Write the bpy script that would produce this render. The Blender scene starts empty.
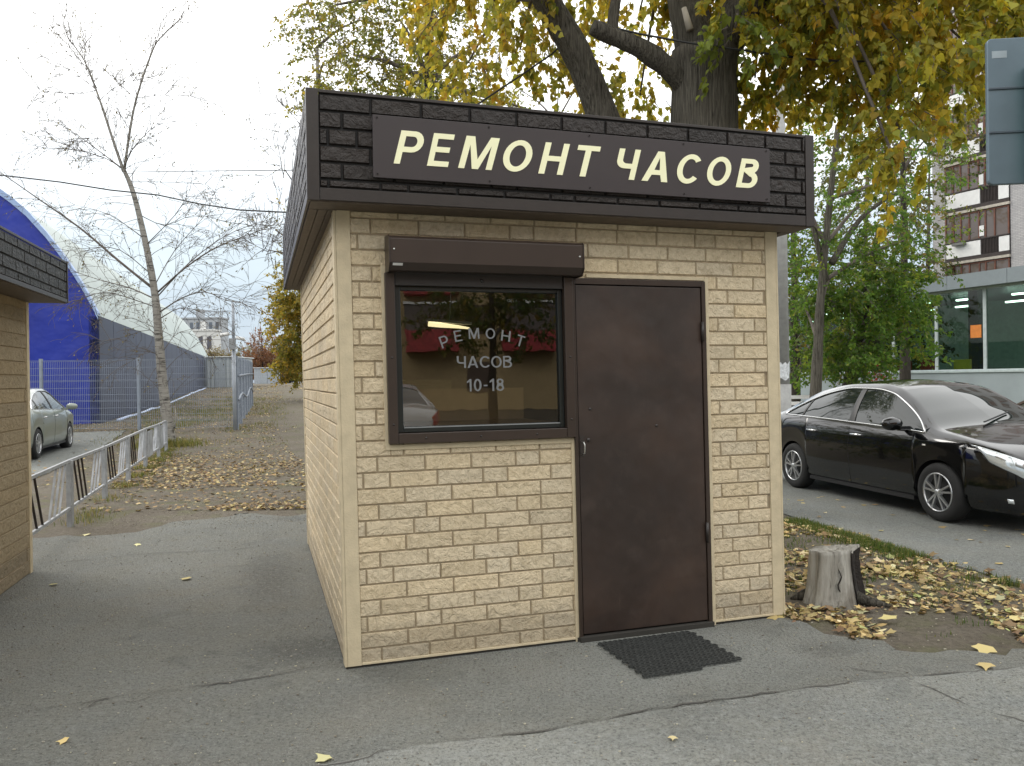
import bpy, bmesh, math, random
from mathutils import Vector, Matrix, noise
import numpy as np

PI = math.pi
col = bpy.context.scene.collection
rad = math.radians

# ---------------------------------------------------------------- camera model of the photograph
F, PIT, ROL, EYE = 794.8, -0.0045, 0.0138, 1.534
def at(px, py, Y):
    """point of the place seen at pixel (px,py), Y metres in front of the camera"""
    U = (px-512)/F; W = (383-py)/F
    c, s = math.cos(-ROL), math.sin(-ROL); u = c*U-s*W; w = s*U+c*W
    c, s = math.cos(PIT), math.sin(PIT)
    d = Vector((u, c-s*w, s+c*w))
    return Vector((0, 0, EYE)) + d*(Y/d.y)

# ---------------------------------------------------------------- terrain height
TZ = [(-60, 0), (17, 0), (20, .06), (23, .2), (30, .32), (38, .42), (55, .95), (70, 1.3), (110, 1.47), (200, 1.55), (700, 1.6)]
def gz(x, y):
    if x > 0: k = max(0, 1 - x/6)
    else: k = 1
    z = 1.6
    for (a, za), (b, zb) in zip(TZ, TZ[1:]):
        if y <= b:
            t = max(0, (y-a)/(b-a)); z = za + (zb-za)*t; break
    return z*k

# ---------------------------------------------------------------- mesh helper
class MB:
    def __init__(s): s.v = []; s.f = []; s.m = []; s.c = []; s.sm = []
    def add(s, vs, fs, m=0, c=None, smooth=False):
        o = len(s.v); s.v.extend([tuple(p) for p in vs])
        for f in fs:
            s.f.append(tuple(i+o for i in f)); s.m.append(m); s.c.append(c); s.sm.append(smooth)
    def box(s, x0, x1, y0, y1, z0, z1, m=0, c=None):
        v = [(x0,y0,z0),(x1,y0,z0),(x1,y1,z0),(x0,y1,z0),(x0,y0,z1),(x1,y0,z1),(x1,y1,z1),(x0,y1,z1)]
        s.add(v, [(0,3,2,1),(4,5,6,7),(0,1,5,4),(1,2,6,5),(2,3,7,6),(3,0,4,7)], m, c)
    def bar(s, a, b, w, h, up=(0,0,1), m=0, c=None):
        a = Vector(a); b = Vector(b); d = (b-a).normalized(); up = Vector(up)
        sx = d.cross(up)
        if sx.length < 1e-4: sx = d.cross(Vector((0,1,0)))
        sx.normalize(); sz = sx.cross(d).normalized()
        v = []
        for p in (a, b):
            for i, j in ((-1,-1),(1,-1),(1,1),(-1,1)): v.append(p+sx*(i*w/2)+sz*(j*h/2))
        s.add(v, [(0,1,2,3),(7,6,5,4),(0,4,5,1),(1,5,6,2),(2,6,7,3),(3,7,4,0)], m, c)
    def tube(s, pts, r, n=8, m=0, c=None, cap=True, smooth=True):
        pts = [Vector(p) for p in pts]; N = len(pts)
        if not hasattr(r, '__len__'): r = [r]*N
        vs = []; up = None
        for i, p in enumerate(pts):
            d = (pts[min(i+1, N-1)]-pts[max(i-1, 0)])
            if d.length < 1e-9: d = Vector((0,0,1))
            d.normalize()
            if up is None:
                up = Vector((0,0,1)) if abs(d.z) < .9 else Vector((1,0,0))
            a = d.cross(up)
            if a.length < 1e-5: a = d.cross(Vector((0,1,0.3)))
            a.normalize(); b = a.cross(d).normalized(); up = b
            for k in range(n):
                t = 2*PI*k/n; vs.append(p + (a*math.cos(t)+b*math.sin(t))*r[i])
        fs = []
        for i in range(N-1):
            for k in range(n):
                fs.append((i*n+k, (i+1)*n+k, (i+1)*n+(k+1) % n, i*n+(k+1) % n))
        if cap:
            fs.append(tuple(range(n))); fs.append(tuple(range((N-1)*n+n-1, (N-1)*n-1, -1)))
        s.add(vs, fs, m, c, smooth)
    def lathe(s, prof, origin=(0,0,0), axis='z', n=24, m=0, c=None, smooth=True):
        """prof: (r, h) pairs"""
        o = Vector(origin); vs = []
        for r, h in prof:
            for k in range(n):
                t = 2*PI*k/n; a, b = r*math.cos(t), r*math.sin(t)
                vs.append(o + (Vector((a,b,h)) if axis == 'z' else Vector((a,h,b)) if axis == 'y' else Vector((h,a,b))))
        fs = []
        for i in range(len(prof)-1):
            for k in range(n): fs.append((i*n+k, i*n+(k+1) % n, (i+1)*n+(k+1) % n, (i+1)*n+k))
        s.add(vs, fs, m, c, smooth)
    def prism(s, poly, d0, d1, plane='xy', m=0, c=None):
        f = {'xy': lambda a,b,d: (a,b,d), 'xz': lambda a,b,d: (a,d,b), 'yz': lambda a,b,d: (d,a,b)}[plane]
        n = len(poly)
        v = [f(a,b,d0) for a,b in poly]+[f(a,b,d1) for a,b in poly]
        fs = [tuple(range(n-1,-1,-1)), tuple(range(n, 2*n))]+[(i,(i+1)%n,n+(i+1)%n,n+i) for i in range(n)]
        s.add(v, fs, m, c)
    def build(s, name, mats, parent=None, bevel=0, fn=None, loc=None, fixn=False, shade=None):
        me = bpy.data.meshes.new(name)
        vs = s.v if fn is None else [tuple(fn(*p)) for p in s.v]
        me.from_pydata(vs, [], s.f)
        if not isinstance(mats, (list, tuple)): mats = [mats]
        for m in mats: me.materials.append(m)
        me.polygons.foreach_set('material_index', s.m)
        me.polygons.foreach_set('use_smooth', s.sm if shade is None else [shade]*len(s.f))
        if any(c is not None for c in s.c):
            at_ = me.color_attributes.new('tint', 'FLOAT_COLOR', 'CORNER')
            buf = []
            for f, c in zip(s.f, s.c):
                c = c or (1,1,1)
                buf.extend([c[0],c[1],c[2],1.0]*len(f))
            at_.data.foreach_set('color', buf)
        me.update()
        if fixn:
            bm = bmesh.new(); bm.from_mesh(me); bmesh.ops.recalc_face_normals(bm, faces=bm.faces); bm.to_mesh(me); bm.free()
        o = bpy.data.objects.new(name, me); col.objects.link(o)
        if parent is not None: o.parent = parent
        if loc is not None: o.location = loc
        if bevel:
            b = o.modifiers.new('bevel', 'BEVEL'); b.width = bevel; b.segments = 2; b.limit_method = 'ANGLE'; b.angle_limit = rad(40)
        return o

def tag(o, label=None, cat=None, group=None, kind=None):
    if label: o['label'] = label
    if cat: o['category'] = cat
    if group: o['group'] = group
    if kind: o['kind'] = kind
    return o
def empty(name, loc=(0,0,0), rz=0, label=None, cat=None, group=None):
    o = bpy.data.objects.new(name, None); col.objects.link(o); o.location = loc; o.rotation_euler = (0,0,rz)
    o.empty_display_size = .2
    return tag(o, label, cat, group)
def copy_tree(o, parent=None):
    c = o.copy(); col.objects.link(c); c.parent = parent
    for ch in list(o.children): copy_tree(ch, c)
    return c

# ---------------------------------------------------------------- material helper
class NT:
    def __init__(s, name):
        s.mat = bpy.data.materials.new(name); s.mat.use_nodes = True; s.t = s.mat.node_tree; s.t.nodes.clear()
        s.out = s.n('ShaderNodeOutputMaterial'); s.b = s.n('ShaderNodeBsdfPrincipled'); s.l(s.b.outputs[0], s.out.inputs[0])
        s._co = None
    def n(s, t, **k):
        x = s.t.nodes.new(t)
        for a, v in k.items(): setattr(x, a, v)
        return x
    def l(s, a, b): s.t.links.new(a, b)
    def co(s, kind='Object'):
        if s._co is None: s._co = s.n('ShaderNodeTexCoord')
        return s._co.outputs[kind]
    def set(s, **k):
        mp = dict(color='Base Color', rough='Roughness', metal='Metallic', spec='Specular IOR Level', alpha='Alpha', trans='Transmission Weight', coat='Coat Weight', ior='IOR', normal='Normal')
        for a, v in k.items():
            i = s.b.inputs[mp[a]]
            if hasattr(v, 'links') or isinstance(v, bpy.types.NodeSocket): s.l(v, i)
            elif a == 'color': i.default_value = (*v, 1)
            else: i.default_value = v
        return s
    def noise(s, scale, detail=4, rough=.55, dist=0, vec=None, sc=None):
        x = s.n('ShaderNodeTexNoise'); x.inputs['Scale'].default_value = scale; x.inputs['Detail'].default_value = detail
        x.inputs['Roughness'].default_value = rough; x.inputs['Distortion'].default_value = dist
        v = vec or s.co()
        if sc:
            mp = s.n('ShaderNodeMapping'); mp.inputs['Scale'].default_value = sc; s.l(v, mp.inputs[0]); v = mp.outputs[0]
        s.l(v, x.inputs['Vector']); return x.outputs['Fac']
    def voro(s, scale, feature='F1', vec=None, out='Distance'):
        x = s.n('ShaderNodeTexVoronoi'); x.feature = feature; x.inputs['Scale'].default_value = scale
        s.l(vec or s.co(), x.inputs['Vector']); return x.outputs[out]
    def ramp(s, fac, stops, interp='LINEAR'):
        x = s.n('ShaderNodeValToRGB'); x.color_ramp.interpolation = interp; e = x.color_ramp.elements
        while len(e) > 1: e.remove(e[-1])
        for i, (p, c) in enumerate(stops):
            if not hasattr(c, '__len__'): c = (c, c, c)
            q = e[0] if i == 0 else e.new(p); q.position = p; q.color = (*c, 1)
        s.l(fac, x.inputs[0]); return x.outputs[0]
    def mix(s, fac, a, b, mode='MIX'):
        x = s.n('ShaderNodeMix'); x.data_type = 'RGBA'; x.blend_type = mode
        for v, i in ((fac, x.inputs[0]), (a, x.inputs[6]), (b, x.inputs[7])):
            if isinstance(v, bpy.types.NodeSocket): s.l(v, i)
            elif hasattr(v, '__len__'): i.default_value = (*v, 1)
            else: i.default_value = v if i == x.inputs[0] else (v, v, v, 1)
        return x.outputs[2]
    def math(s, op, a, b=0.0):
        x = s.n('ShaderNodeMath'); x.operation = op
        for v, i in ((a, x.inputs[0]), (b, x.inputs[1])):
            if isinstance(v, bpy.types.NodeSocket): s.l(v, i)
            else: i.default_value = v
        return x.outputs[0]
    def attr(s, name='tint'):
        x = s.n('ShaderNodeAttribute'); x.attribute_name = name; return x.outputs['Color']
    def bump(s, h, strength=.4, dist=.01):
        x = s.n('ShaderNodeBump'); x.inputs['Strength'].default_value = strength; x.inputs['Distance'].default_value = dist
        s.l(h, x.inputs['Height'])
        if s.b.inputs['Normal'].links: s.l(s.b.inputs['Normal'].links[0].from_socket, x.inputs['Normal'])
        s.l(x.outputs[0], s.b.inputs['Normal']); return s
def simple(name, color, rough=.6, metal=0, var=.12, scale=6, bump=0, bscale=60, spec=.5):
    m = NT(name)
    n = m.noise(scale, 5)
    c0 = tuple(c*(1-var) for c in color); c1 = tuple(min(1, c*(1+var)) for c in color)
    m.set(color=m.ramp(n, [(.3, c0), (.7, c1)]), rough=rough, metal=metal, spec=spec)
    if bump: m.bump(m.noise(bscale, 4), bump, .01)
    return m.mat
EXPO = 0.78
# ================================================================ camera, sky, light
sc = bpy.context.scene
cam_d = bpy.data.cameras.new('camera'); cam = bpy.data.objects.new('camera', cam_d); col.objects.link(cam)
cam_d.sensor_width = 36; cam_d.lens = F/1024*36; cam_d.clip_start = .05; cam_d.clip_end = 3000
cam.matrix_world = Matrix.Translation((0,0,EYE)) @ Matrix.Rotation(PI/2+PIT, 4, 'X') @ Matrix.Rotation(-ROL, 4, 'Z')
sc.camera = cam
sc.view_settings.view_transform = 'Standard'; sc.view_settings.look = 'None'; sc.view_settings.gamma = 1
sc.view_settings.use_curve_mapping = False
sc.view_settings.exposure = EXPO

SUN_EL, SUN_AZ = rad(38), rad(-60)      # azimuth measured from +Y towards +X
w = bpy.data.worlds.new('World'); sc.world = w; w.use_nodes = True
nt = w.node_tree; nt.nodes.clear()
def wn(t, **k):
    x = nt.nodes.new(t)
    for a, v in k.items(): setattr(x, a, v)
    return x
L = nt.links.new
out = wn('ShaderNodeOutputWorld'); bg = wn('ShaderNodeBackground'); L(bg.outputs[0], out.inputs[0])
sky = wn('ShaderNodeTexSky'); sky.sky_type = 'NISHITA'; sky.sun_disc = False
sky.sun_elevation = SUN_EL; sky.sun_rotation = SUN_AZ; sky.air_density = 1.0; sky.dust_density = 2.0
tc = wn('ShaderNodeTexCoord'); mp = wn('ShaderNodeMapping'); mp.inputs['Scale'].default_value = (1, 1, 3.2)
mp.inputs['Location'].default_value = (.35, .1, .25)
L(tc.outputs['Generated'], mp.inputs[0])
n1 = wn('ShaderNodeTexNoise'); n1.inputs['Scale'].default_value = 2.3; n1.inputs['Detail'].default_value = 7; n1.inputs['Roughness'].default_value = .52
L(mp.outputs[0], n1.inputs['Vector'])
cr = wn('ShaderNodeValToRGB'); e = cr.color_ramp.elements
e[0].position = .36; e[0].color = (2.3, 2.9, 3.7, 1); e[1].position = .70; e[1].color = (4.3, 4.9, 5.15, 1)
L(n1.outputs['Fac'], cr.inputs[0])
# clouds are brighter high up (the overcast sheet in front of the sun), greyer near the horizon
sep = wn('ShaderNodeSeparateXYZ'); L(tc.outputs['Generated'], sep.inputs[0])
el = wn('ShaderNodeMapRange'); el.inputs[1].default_value = .15; el.inputs[2].default_value = .36; el.inputs[3].default_value = 0; el.inputs[4].default_value = 1
L(sep.outputs['Z'], el.inputs[0])
hi = wn('ShaderNodeMix'); hi.data_type = 'RGBA'; L(el.outputs[0], hi.inputs[0]); L(cr.outputs[0], hi.inputs[6]); hi.inputs[7].default_value = (11.5, 11.5, 11.3, 1)
mx = wn('ShaderNodeMix'); mx.data_type = 'RGBA'; mx.inputs[0].default_value = .9
L(sky.outputs[0], mx.inputs[6]); L(hi.outputs[2], mx.inputs[7])
L(mx.outputs[2], bg.inputs[0]); bg.inputs[1].default_value = .12

sd = bpy.data.lights.new('sun', 'SUN'); sd.energy = 1.0; sd.angle = rad(25); sd.color = (1, .96, .9)
so = bpy.data.objects.new('sun', sd); col.objects.link(so)
dirv = Vector((math.sin(SUN_AZ)*math.cos(SUN_EL), math.cos(SUN_AZ)*math.cos(SUN_EL), math.sin(SUN_EL)))
so.rotation_euler = dirv.to_track_quat('Z', 'Y').to_euler()
so.location = (0, 0, 30)

# ================================================================ ground materials
def mat_asphalt(name, base, spk=.35, warm=0, seed=0, dirt=.5, patch=None, dark_patches=()):
    m = NT(name)
    big = m.noise(.55, 5, .6); med = m.noise(3.2, 5, .6); fine = m.noise(60, 4, .75); grit = m.voro(95)
    b = base
    c = m.ramp(big, [(.32, tuple(x*.78 for x in b)), (.68, tuple(x*1.2 for x in b))])
    c = m.mix(m.ramp(med, [(.3, .0), (.75, .55)]), c, tuple(x*y for x, y in zip(b, (1.25, 1.18, 1.05))))
    if patch:      # an old pale resurfacing with a ragged outline
        (px_, py_, sx_, sy_, rot_) = patch
        mp_ = m.n('ShaderNodeMapping'); mp_.vector_type = 'TEXTURE'; mp_.inputs['Location'].default_value = (px_, py_, 0); mp_.inputs['Rotation'].default_value = (0,0,rot_); mp_.inputs['Scale'].default_value = (sx_, sy_, 1)
        m.l(m.co(), mp_.inputs[0]); ln_ = m.n('ShaderNodeVectorMath'); ln_.operation = 'LENGTH'; m.l(mp_.outputs[0], ln_.inputs[0])
        dist_ = m.math('ADD', ln_.outputs['Value'], m.math('MULTIPLY', m.noise(2.6, 7, .65), .55))
        c = m.mix(m.ramp(dist_, [(.0,1),(1.12,1),(1.34,0)] if False else [(.0, .75), (.55, .75), (.85, 0)]), c, tuple(x*1.55 for x in b))
    for (px_, py_, sx_, sy_, rot_) in dark_patches:      # ragged darker patches, mostly beside the walls
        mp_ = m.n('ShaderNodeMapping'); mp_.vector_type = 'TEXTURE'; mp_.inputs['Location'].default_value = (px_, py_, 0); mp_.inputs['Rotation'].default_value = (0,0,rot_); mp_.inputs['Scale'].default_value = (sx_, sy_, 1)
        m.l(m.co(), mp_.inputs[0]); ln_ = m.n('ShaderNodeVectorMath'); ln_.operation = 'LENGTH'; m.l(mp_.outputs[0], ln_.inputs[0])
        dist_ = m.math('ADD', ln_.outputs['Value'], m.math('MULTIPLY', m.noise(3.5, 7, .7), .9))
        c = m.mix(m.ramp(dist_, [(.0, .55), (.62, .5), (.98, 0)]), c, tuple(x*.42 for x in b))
    # exposed pale aggregate and dark binder pits
    stone = m.ramp(grit, [(.0, 1), (.18, .9), (.34, 0)])
    sel = m.ramp(m.voro(95, out='Color'), [(.60, 0), (.68, 1)])
    c = m.mix(m.math('MULTIPLY', m.math('MULTIPLY', stone, sel), spk), c, (.38, .37, .34))
    c = m.mix(m.ramp(fine, [(.34, .85), (.50, 0)]), c, tuple(x*.38 for x in b))
    c = m.mix(m.ramp(m.noise(26, 5, .7), [(.50, 0), (.66, .55)]), c, tuple(x*1.45 for x in b))
    # dust drifted over it
    d = m.ramp(m.noise(1.1, 6, .65, .6), [(.5, 0), (.72, dirt)])
    c = m.mix(d, c, (.20, .17, .13))
    stain = m.ramp(m.noise(2.1, 3, .5, 1.2), [(.22, .5), (.36, 0)])
    c = m.mix(stain, c, tuple(x*.5 for x in b))
    m.set(color=c, rough=m.ramp(med, [(.3, .82), (.7, .95)]), spec=.3)
    m.bump(m.noise(6, 4), .3, .03); m.bump(grit, .8, .012); m.bump(m.noise(38, 4, .7), .8, .014); m.bump(fine, .6, .008)
    return m.mat
M = {}
M['pave'] = mat_asphalt('worn asphalt', (.162, .166, .152), .6, dirt=.22, patch=(.75,4.35,2.4,1.25,.30), dark_patches=((-1.25,4.55,.75,.55,.3),(-1.95,6.3,.55,2.3,.31),(-3.75,5.6,.6,1.6,.3),(1.75,4.45,.45,.3,.2),(-2.3,9.0,1.3,.5,.1)))
M['walk'] = mat_asphalt('smooth pale asphalt', (.215, .222, .208), .3, dirt=.25)
M['road'] = mat_asphalt('road asphalt', (.19, .20, .19), .3, dirt=.2)
M['patch'] = mat_asphalt('pale patched asphalt', (.155, .155, .145), .55, dirt=.3)
def mat_soil(name, base, b2):
    m = NT(name)
    a = m.noise(.8, 7, .65); f = m.noise(24, 6, .7); g = m.voro(60)
    c = m.ramp(a, [(.3, base), (.7, b2)])
    c = m.mix(m.ramp(f, [(.35, .6), (.6, 0)]), c, tuple(x*.5 for x in base))
    c = m.mix(m.ramp(m.noise(2.2, 5, .6), [(.5, 0), (.68, .6)]), c, (.10, .105, .045))
    m.set(color=c, rough=.95, spec=.2)
    m.bump(m.noise(3, 6), .6, .06); m.bump(f, .8, .02); m.bump(g, .4, .01)
    return m.mat
M['soil'] = mat_soil('bare trodden soil', (.105, .088, .066), (.165, .145, .115))
def irregular(poly, step=.25, amp=.05, seed=0):
    """outline with a broken, crumbling edge"""
    out = []; n = len(poly)
    for i in range(n):
        a = Vector(poly[i]); b = Vector(poly[(i+1) % n]); d = b-a; k = max(1, int(d.length/step))
        nrm = Vector((-d.y, d.x)).normalized()
        for j in range(k):
            p = a+d*(j/k); q = noise.noise(Vector((p.x*1.3, p.y*1.3, seed)))*amp*1.6 + noise.noise(Vector((p.x*6, p.y*6, seed+5)))*amp*.7
            out.append(p+nrm*q)
    return out
def sheet(name, poly, z, mat, step=.25, amp=.05, thick=.0, seed=0, hfun=None):
    pts = irregular(poly, step, amp, seed)
    from mathutils.geometry import tessellate_polygon
    bm = bmesh.new()
    vs = [bm.verts.new((p.x, p.y, 0)) for p in pts]
    for t in tessellate_polygon([[Vector((p.x, p.y, 0)) for p in pts]]):
        try: bm.faces.new([vs[i] for i in t])
        except ValueError: pass
    if hfun:
        for _ in range(3):
            es = [e for e in bm.edges if e.calc_length() > 2.0]
            if not es: break
            bmesh.ops.subdivide_edges(bm, edges=es, cuts=1); bmesh.ops.triangulate(bm, faces=bm.faces[:])
    for v in bm.verts: v.co.z = z + (hfun(v.co.x, v.co.y) if hfun else 0)
    bmesh.ops.recalc_face_normals(bm, faces=bm.faces)
    for f in bm.faces:
        if f.normal.z < 0: f.normal_flip()
    if not thick:
        be = [e for e in bm.edges if e.is_boundary]; rx = bmesh.ops.extrude_edge_only(bm, edges=be)
        for v in [g_ for g_ in rx['geom'] if isinstance(g_, bmesh.types.BMVert)]: v.co.z -= .03
    if thick:
        r = bmesh.ops.extrude_face_region(bm, geom=bm.faces[:])
        for v in [g for g in r['geom'] if isinstance(g, bmesh.types.BMVert)]: v.co.z += thick
    me = bpy.data.meshes.new(name); bm.to_mesh(me); bm.free(); me.materials.append(mat)
    o = bpy.data.objects.new(name, me); col.objects.link(o); o['kind'] = 'structure'
    return o

# the soil everything lies on, out to the horizon
xs = [-900,-400,-200,-100,-60]+[x*2.0 for x in range(-25, 21)]+[46,55,70,100,200,400,900]
ys = [-500,-150,-80,-40,-20,-10,-5]+[y*1.0 for y in range(-3, 45)]+[46,50,55,60,66,70,80,90,100,110,130,160,200,300,500,900,1500]
g = MB()
for y in ys:
    for x in xs: g.v.append((x, y, gz(x, y)-.008))
W_ = len(xs)
for j in range(len(ys)-1):
    for i in range(W_-1):
        g.f.append((j*W_+i, j*W_+i+1, (j+1)*W_+i+1, (j+1)*W_+i)); g.m.append(0); g.c.append(None); g.sm.append(True)
o = g.build('ground', M['soil']); o['kind'] = 'structure'

def gp(px, py):                     # ground point (flat part)
    a = at(px, py, 1.0); d = a-Vector((0,0,EYE)); t = -EYE/d.z
    return (d.x*t, d.y*t)
def road_x(y, off=0): return 2.97 - .223*(y-8.87) + off     # the road's near edge
# pavement round the kiosks
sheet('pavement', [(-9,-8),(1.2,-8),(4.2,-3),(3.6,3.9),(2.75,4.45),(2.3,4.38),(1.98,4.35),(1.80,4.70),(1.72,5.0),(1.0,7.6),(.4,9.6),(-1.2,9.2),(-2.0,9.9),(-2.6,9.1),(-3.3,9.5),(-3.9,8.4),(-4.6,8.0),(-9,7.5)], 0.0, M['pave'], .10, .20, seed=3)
sheet('sidewalk', [(-9,-9),(6.3,-9),(4.25,3.6),(3.7,4.5),(3.0,4.42),(2.64,4.12),(1.72,3.97),(1.12,3.8),(.57,3.64),(.1,3.45),(-.41,3.34),(-.75,3.17),(-1.6,2.95),(-9,1.2)], .004, M['walk'], .12, .03, seed=9)
#('pavement_patch', [(-.95,4.0),(-.62,3.62),(-.1,3.62),(.6,3.8),(1.2,3.95),(1.75,4.12),(1.9,4.3),(1.72,4.85),(1.8,5.05),(1.6,5.3),(-.7,4.5)], .003, M['patch'], .1, .05, seed=21)
# crack lines of the old asphalt
cm = simple('crack filled with dirt', (.075,.07,.062), .95)
ck = MB()
def crack(pts, wdt, seed):
    rr = random.Random(seed); P = []
    for a, b in zip(pts, pts[1:]):
        a = Vector(a); b = Vector(b); k = max(2, int((b-a).length/.05))
        for j in range(k): P.append(a.lerp(b, j/k)+Vector((rr.gauss(0,.008), rr.gauss(0,.008))))
    for i in range(len(P)-1):
        a, b = P[i], P[i+1]; d = (b-a).normalized(); n = Vector((-d.y, d.x))
        w0 = wdt*abs(noise.noise(Vector((a.x*3, a.y*3, seed))))*2; w1 = wdt*abs(noise.noise(Vector((b.x*3, b.y*3, seed))))*2
        ck.add([(*(a-n*w0), .006), (*(b-n*w1), .006), (*(b+n*w1), .006), (*(a+n*w0), .006)], [(0,1,2,3)])
crack([(-2.9,3.45),(-2.4,3.68),(-1.95,3.9),(-1.37,4.1),(-1.01,4.3)], .007, 1)
crack([(-1.6,2.95),(-.75,3.17),(-.41,3.34),(.1,3.45),(.57,3.64),(1.12,3.8),(1.72,3.97),(2.64,4.12)], .007, 2)
crack([(-3.9,6.9),(-3.3,7.2),(-2.6,7.3),(-2.1,7.6)], .006, 4)
crack([(1.75,4.15),(1.95,4.05),(2.1,3.6),(2.5,3.2)], .006, 5)
crack([(-2.0,3.9),(-2.05,3.78),(-1.8,3.85),(-1.78,3.98)], .006, 6)
o = ck.build('pavement_crack', cm); o['kind'] = 'structure'
# the road behind the kiosk: a sheet with a dirt-buried kerb on the near side and a real one on the far side
rd = [(road_x(y), y) for y in (-8, 2, 5, 8, 12, 18, 30, 60)]
rf = [(road_x(y, 5.6), y) for y in (60, 30, 18, 12, 8, 5, 2, -8)]
sheet('road', rd+rf, .004, M['road'], .3, .04, seed=13)
kc = simple('kerb concrete', (.36,.355,.33), .9, bump=.4)
kb = MB(); kb.bar((road_x(-8,5.68),-8,.05), (road_x(60,5.68),60,.05), .15, .16)
o = kb.build('kerb', kc, bevel=.01); o['kind'] = 'structure'
sheet('far_sidewalk', [(road_x(-8,5.76),-8),(road_x(60,5.76),60),(road_x(60,9.2),60),(road_x(-8,9.2),-8)], .11, M['walk'], 1, .03)
M['turf'] = simple('short worn grass', (.07,.085,.03), .95, var=.4, scale=3, bump=1, bscale=40)
sheet('lawn', [(road_x(-8,9.2),-8),(road_x(60,9.2),60),(40,60),(40,-8)], .09, M['turf'], 3, .05)
# parking lot beyond the railing
sheet('parking_lot', [(-6.6,8.0),(-8.2,14),(-9.6,18.3),(-11.2,23.0),(-17.5,21.2),(-26,19),(-26,4),(-7,4)], .012, M['road'], .3, .05, hfun=gz, seed=4)
# ================================================================ materials of the kiosks
def mat_brick(name, tintmul=(1,1,1), rough=.85, bstr=.9):
    m = NT(name)
    c = m.attr(); n = m.noise(45, 6, .7); n2 = m.noise(3.0, 4)
    c = m.mix(m.ramp(n, [(.3, .45), (.6, 0)]), c, m.mix(1.0, c, (.62,.60,.56), 'MULTIPLY'))
    c = m.mix(m.ramp(n2, [(.4, 0), (.8, .35)]), c, m.mix(1.0, c, (.8,.78,.72), 'MULTIPLY'))
    sx_ = m.n('ShaderNodeSeparateXYZ'); m.l(m.co(), sx_.inputs[0])     # splash dirt along the foot of the wall
    dz_ = m.math('ADD', sx_.outputs['Z'], m.math('MULTIPLY', m.noise(9, 6, .7), -.30))
    c = m.mix(m.ramp(dz_, [(.0, .0), (.02, .0)] if False else [(.0, .42), (.09, .0)]), c, (.20,.17,.13) if bstr < 1 else (.01,.009,.008))
    c = m.mix(m.ramp(m.noise(7, 6, .7, .8, sc=(3,3,.35)), [(.60, 0), (.74, .28)]), c, (.26,.21,.15) if bstr < 1 else (.05,.045,.04))
    m.set(color=c, rough=rough, spec=.35)
    c2 = m.mix(m.ramp(m.noise(24, 4, .6, .9), [(.34, .38), (.50, 0)]), c, m.mix(1.0, c, (.60,.56,.48), 'MULTIPLY')); m.set(color=c2)
    m.bump(m.noise(17, 5, .6, 1.0), 1.0, .022); m.bump(m.noise(38, 5, .6, .8), bstr, .008); m.bump(m.noise(150, 3), .4, .002)
    return m.mat
M['brick'] = mat_brick('cast cream brick siding')
M['mortar'] = simple('recessed brown joint', (.31,.25,.165), .9, var=.2, scale=30)
M['dbrick'] = mat_brick('cast dark brown brick siding', rough=.42, bstr=1.0)
M['dmortar'] = simple('recessed black joint', (.0035,.003,.003), .7)
M['trim'] = simple('sand-coloured trim', (.54,.455,.305), .7, var=.10, scale=14, bump=.25, bscale=120)
M['dtrim'] = simple('dark brown trim', (.027,.021,.018), .42, var=.15, scale=9, bump=.06)
M['brown'] = simple('brown painted aluminium', (.036,.024,.018), .36, var=.10, scale=5)
M['gasket'] = simple('black rubber gasket', (.008,.011,.010), .4)
M['soffit'] = simple('brown plank soffit', (.10,.075,.055), .6, var=.2, scale=20)
M['screw'] = simple('bright screw head', (.55,.55,.52), .35, metal=.8)
M['base'] = simple('dark sill board', (.03,.027,.022), .9)
M['signface'] = simple('dark aubergine sign sheet', (.036,.028,.029), .42, var=.05)
M['letter'] = simple('pale cream vinyl letter', (.93,.91,.60), .5, var=.02)
M['wletter'] = simple('frosted vinyl letter', (.165,.17,.17), .55, var=.03)
M['white'] = simple('white plastic', (.7,.7,.68), .5)
def _door():
    m = NT('scuffed brown door paint')
    big = m.noise(1.6, 5, .6, .4); med = m.noise(7, 5, .65)
    c = m.ramp(big, [(.3, (.018,.0115,.0085)), (.50, (.030,.0185,.0135)), (.76, (.054,.032,.022))])
    c = m.mix(m.ramp(med, [(.55, 0), (.8, .5)]), c, (.062,.041,.030))
    sc_ = m.noise(4, 6, .7, 2.0, sc=(12, 1, .5))
    c = m.mix(m.ramp(sc_, [(.66, 0), (.72, .35)]), c, (.11,.08,.06))
    m.set(color=c, rough=m.ramp(med, [(.3, .40), (.7, .58)]), spec=.5)
    m.bump(m.noise(2.2, 3), .35, .04); m.bump(m.noise(300, 2), .12, .002)
    return m.mat
M['door'] = _door()
def _glass():
    m = NT('window glass')
    m.t.nodes.remove(m.b)
    tr = m.n('ShaderNodeBsdfTransparent'); tr.inputs[0].default_value = (.66,.66,.62,1)
    gl = m.n('ShaderNodeBsdfGlossy'); gl.inputs['Roughness'].default_value = .004; gl.inputs[0].default_value = (1,1,1,1)
    fr = m.n('ShaderNodeFresnel'); fr.inputs[0].default_value = 1.95
    nz = m.n('ShaderNodeBump'); nz.inputs['Strength'].default_value = .03; nz.inputs['Distance'].default_value = .02
    m.l(m.noise(3.0, 2), nz.inputs['Height']); m.l(nz.outputs[0], gl.inputs['Normal'])
    mx_ = m.n('ShaderNodeMixShader'); m.l(m.math('MULTIPLY', fr.outputs[0], m.math('SUBTRACT', 1.0, m.n('ShaderNodeNewGeometry').outputs['Backfacing'])), mx_.inputs[0]); m.l(tr.outputs[0], mx_.inputs[1]); m.l(gl.outputs[0], mx_.inputs[2])
    m.l(mx_.outputs[0], m.out.inputs[0])
    return m.mat
M['glass'] = _glass()

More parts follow.
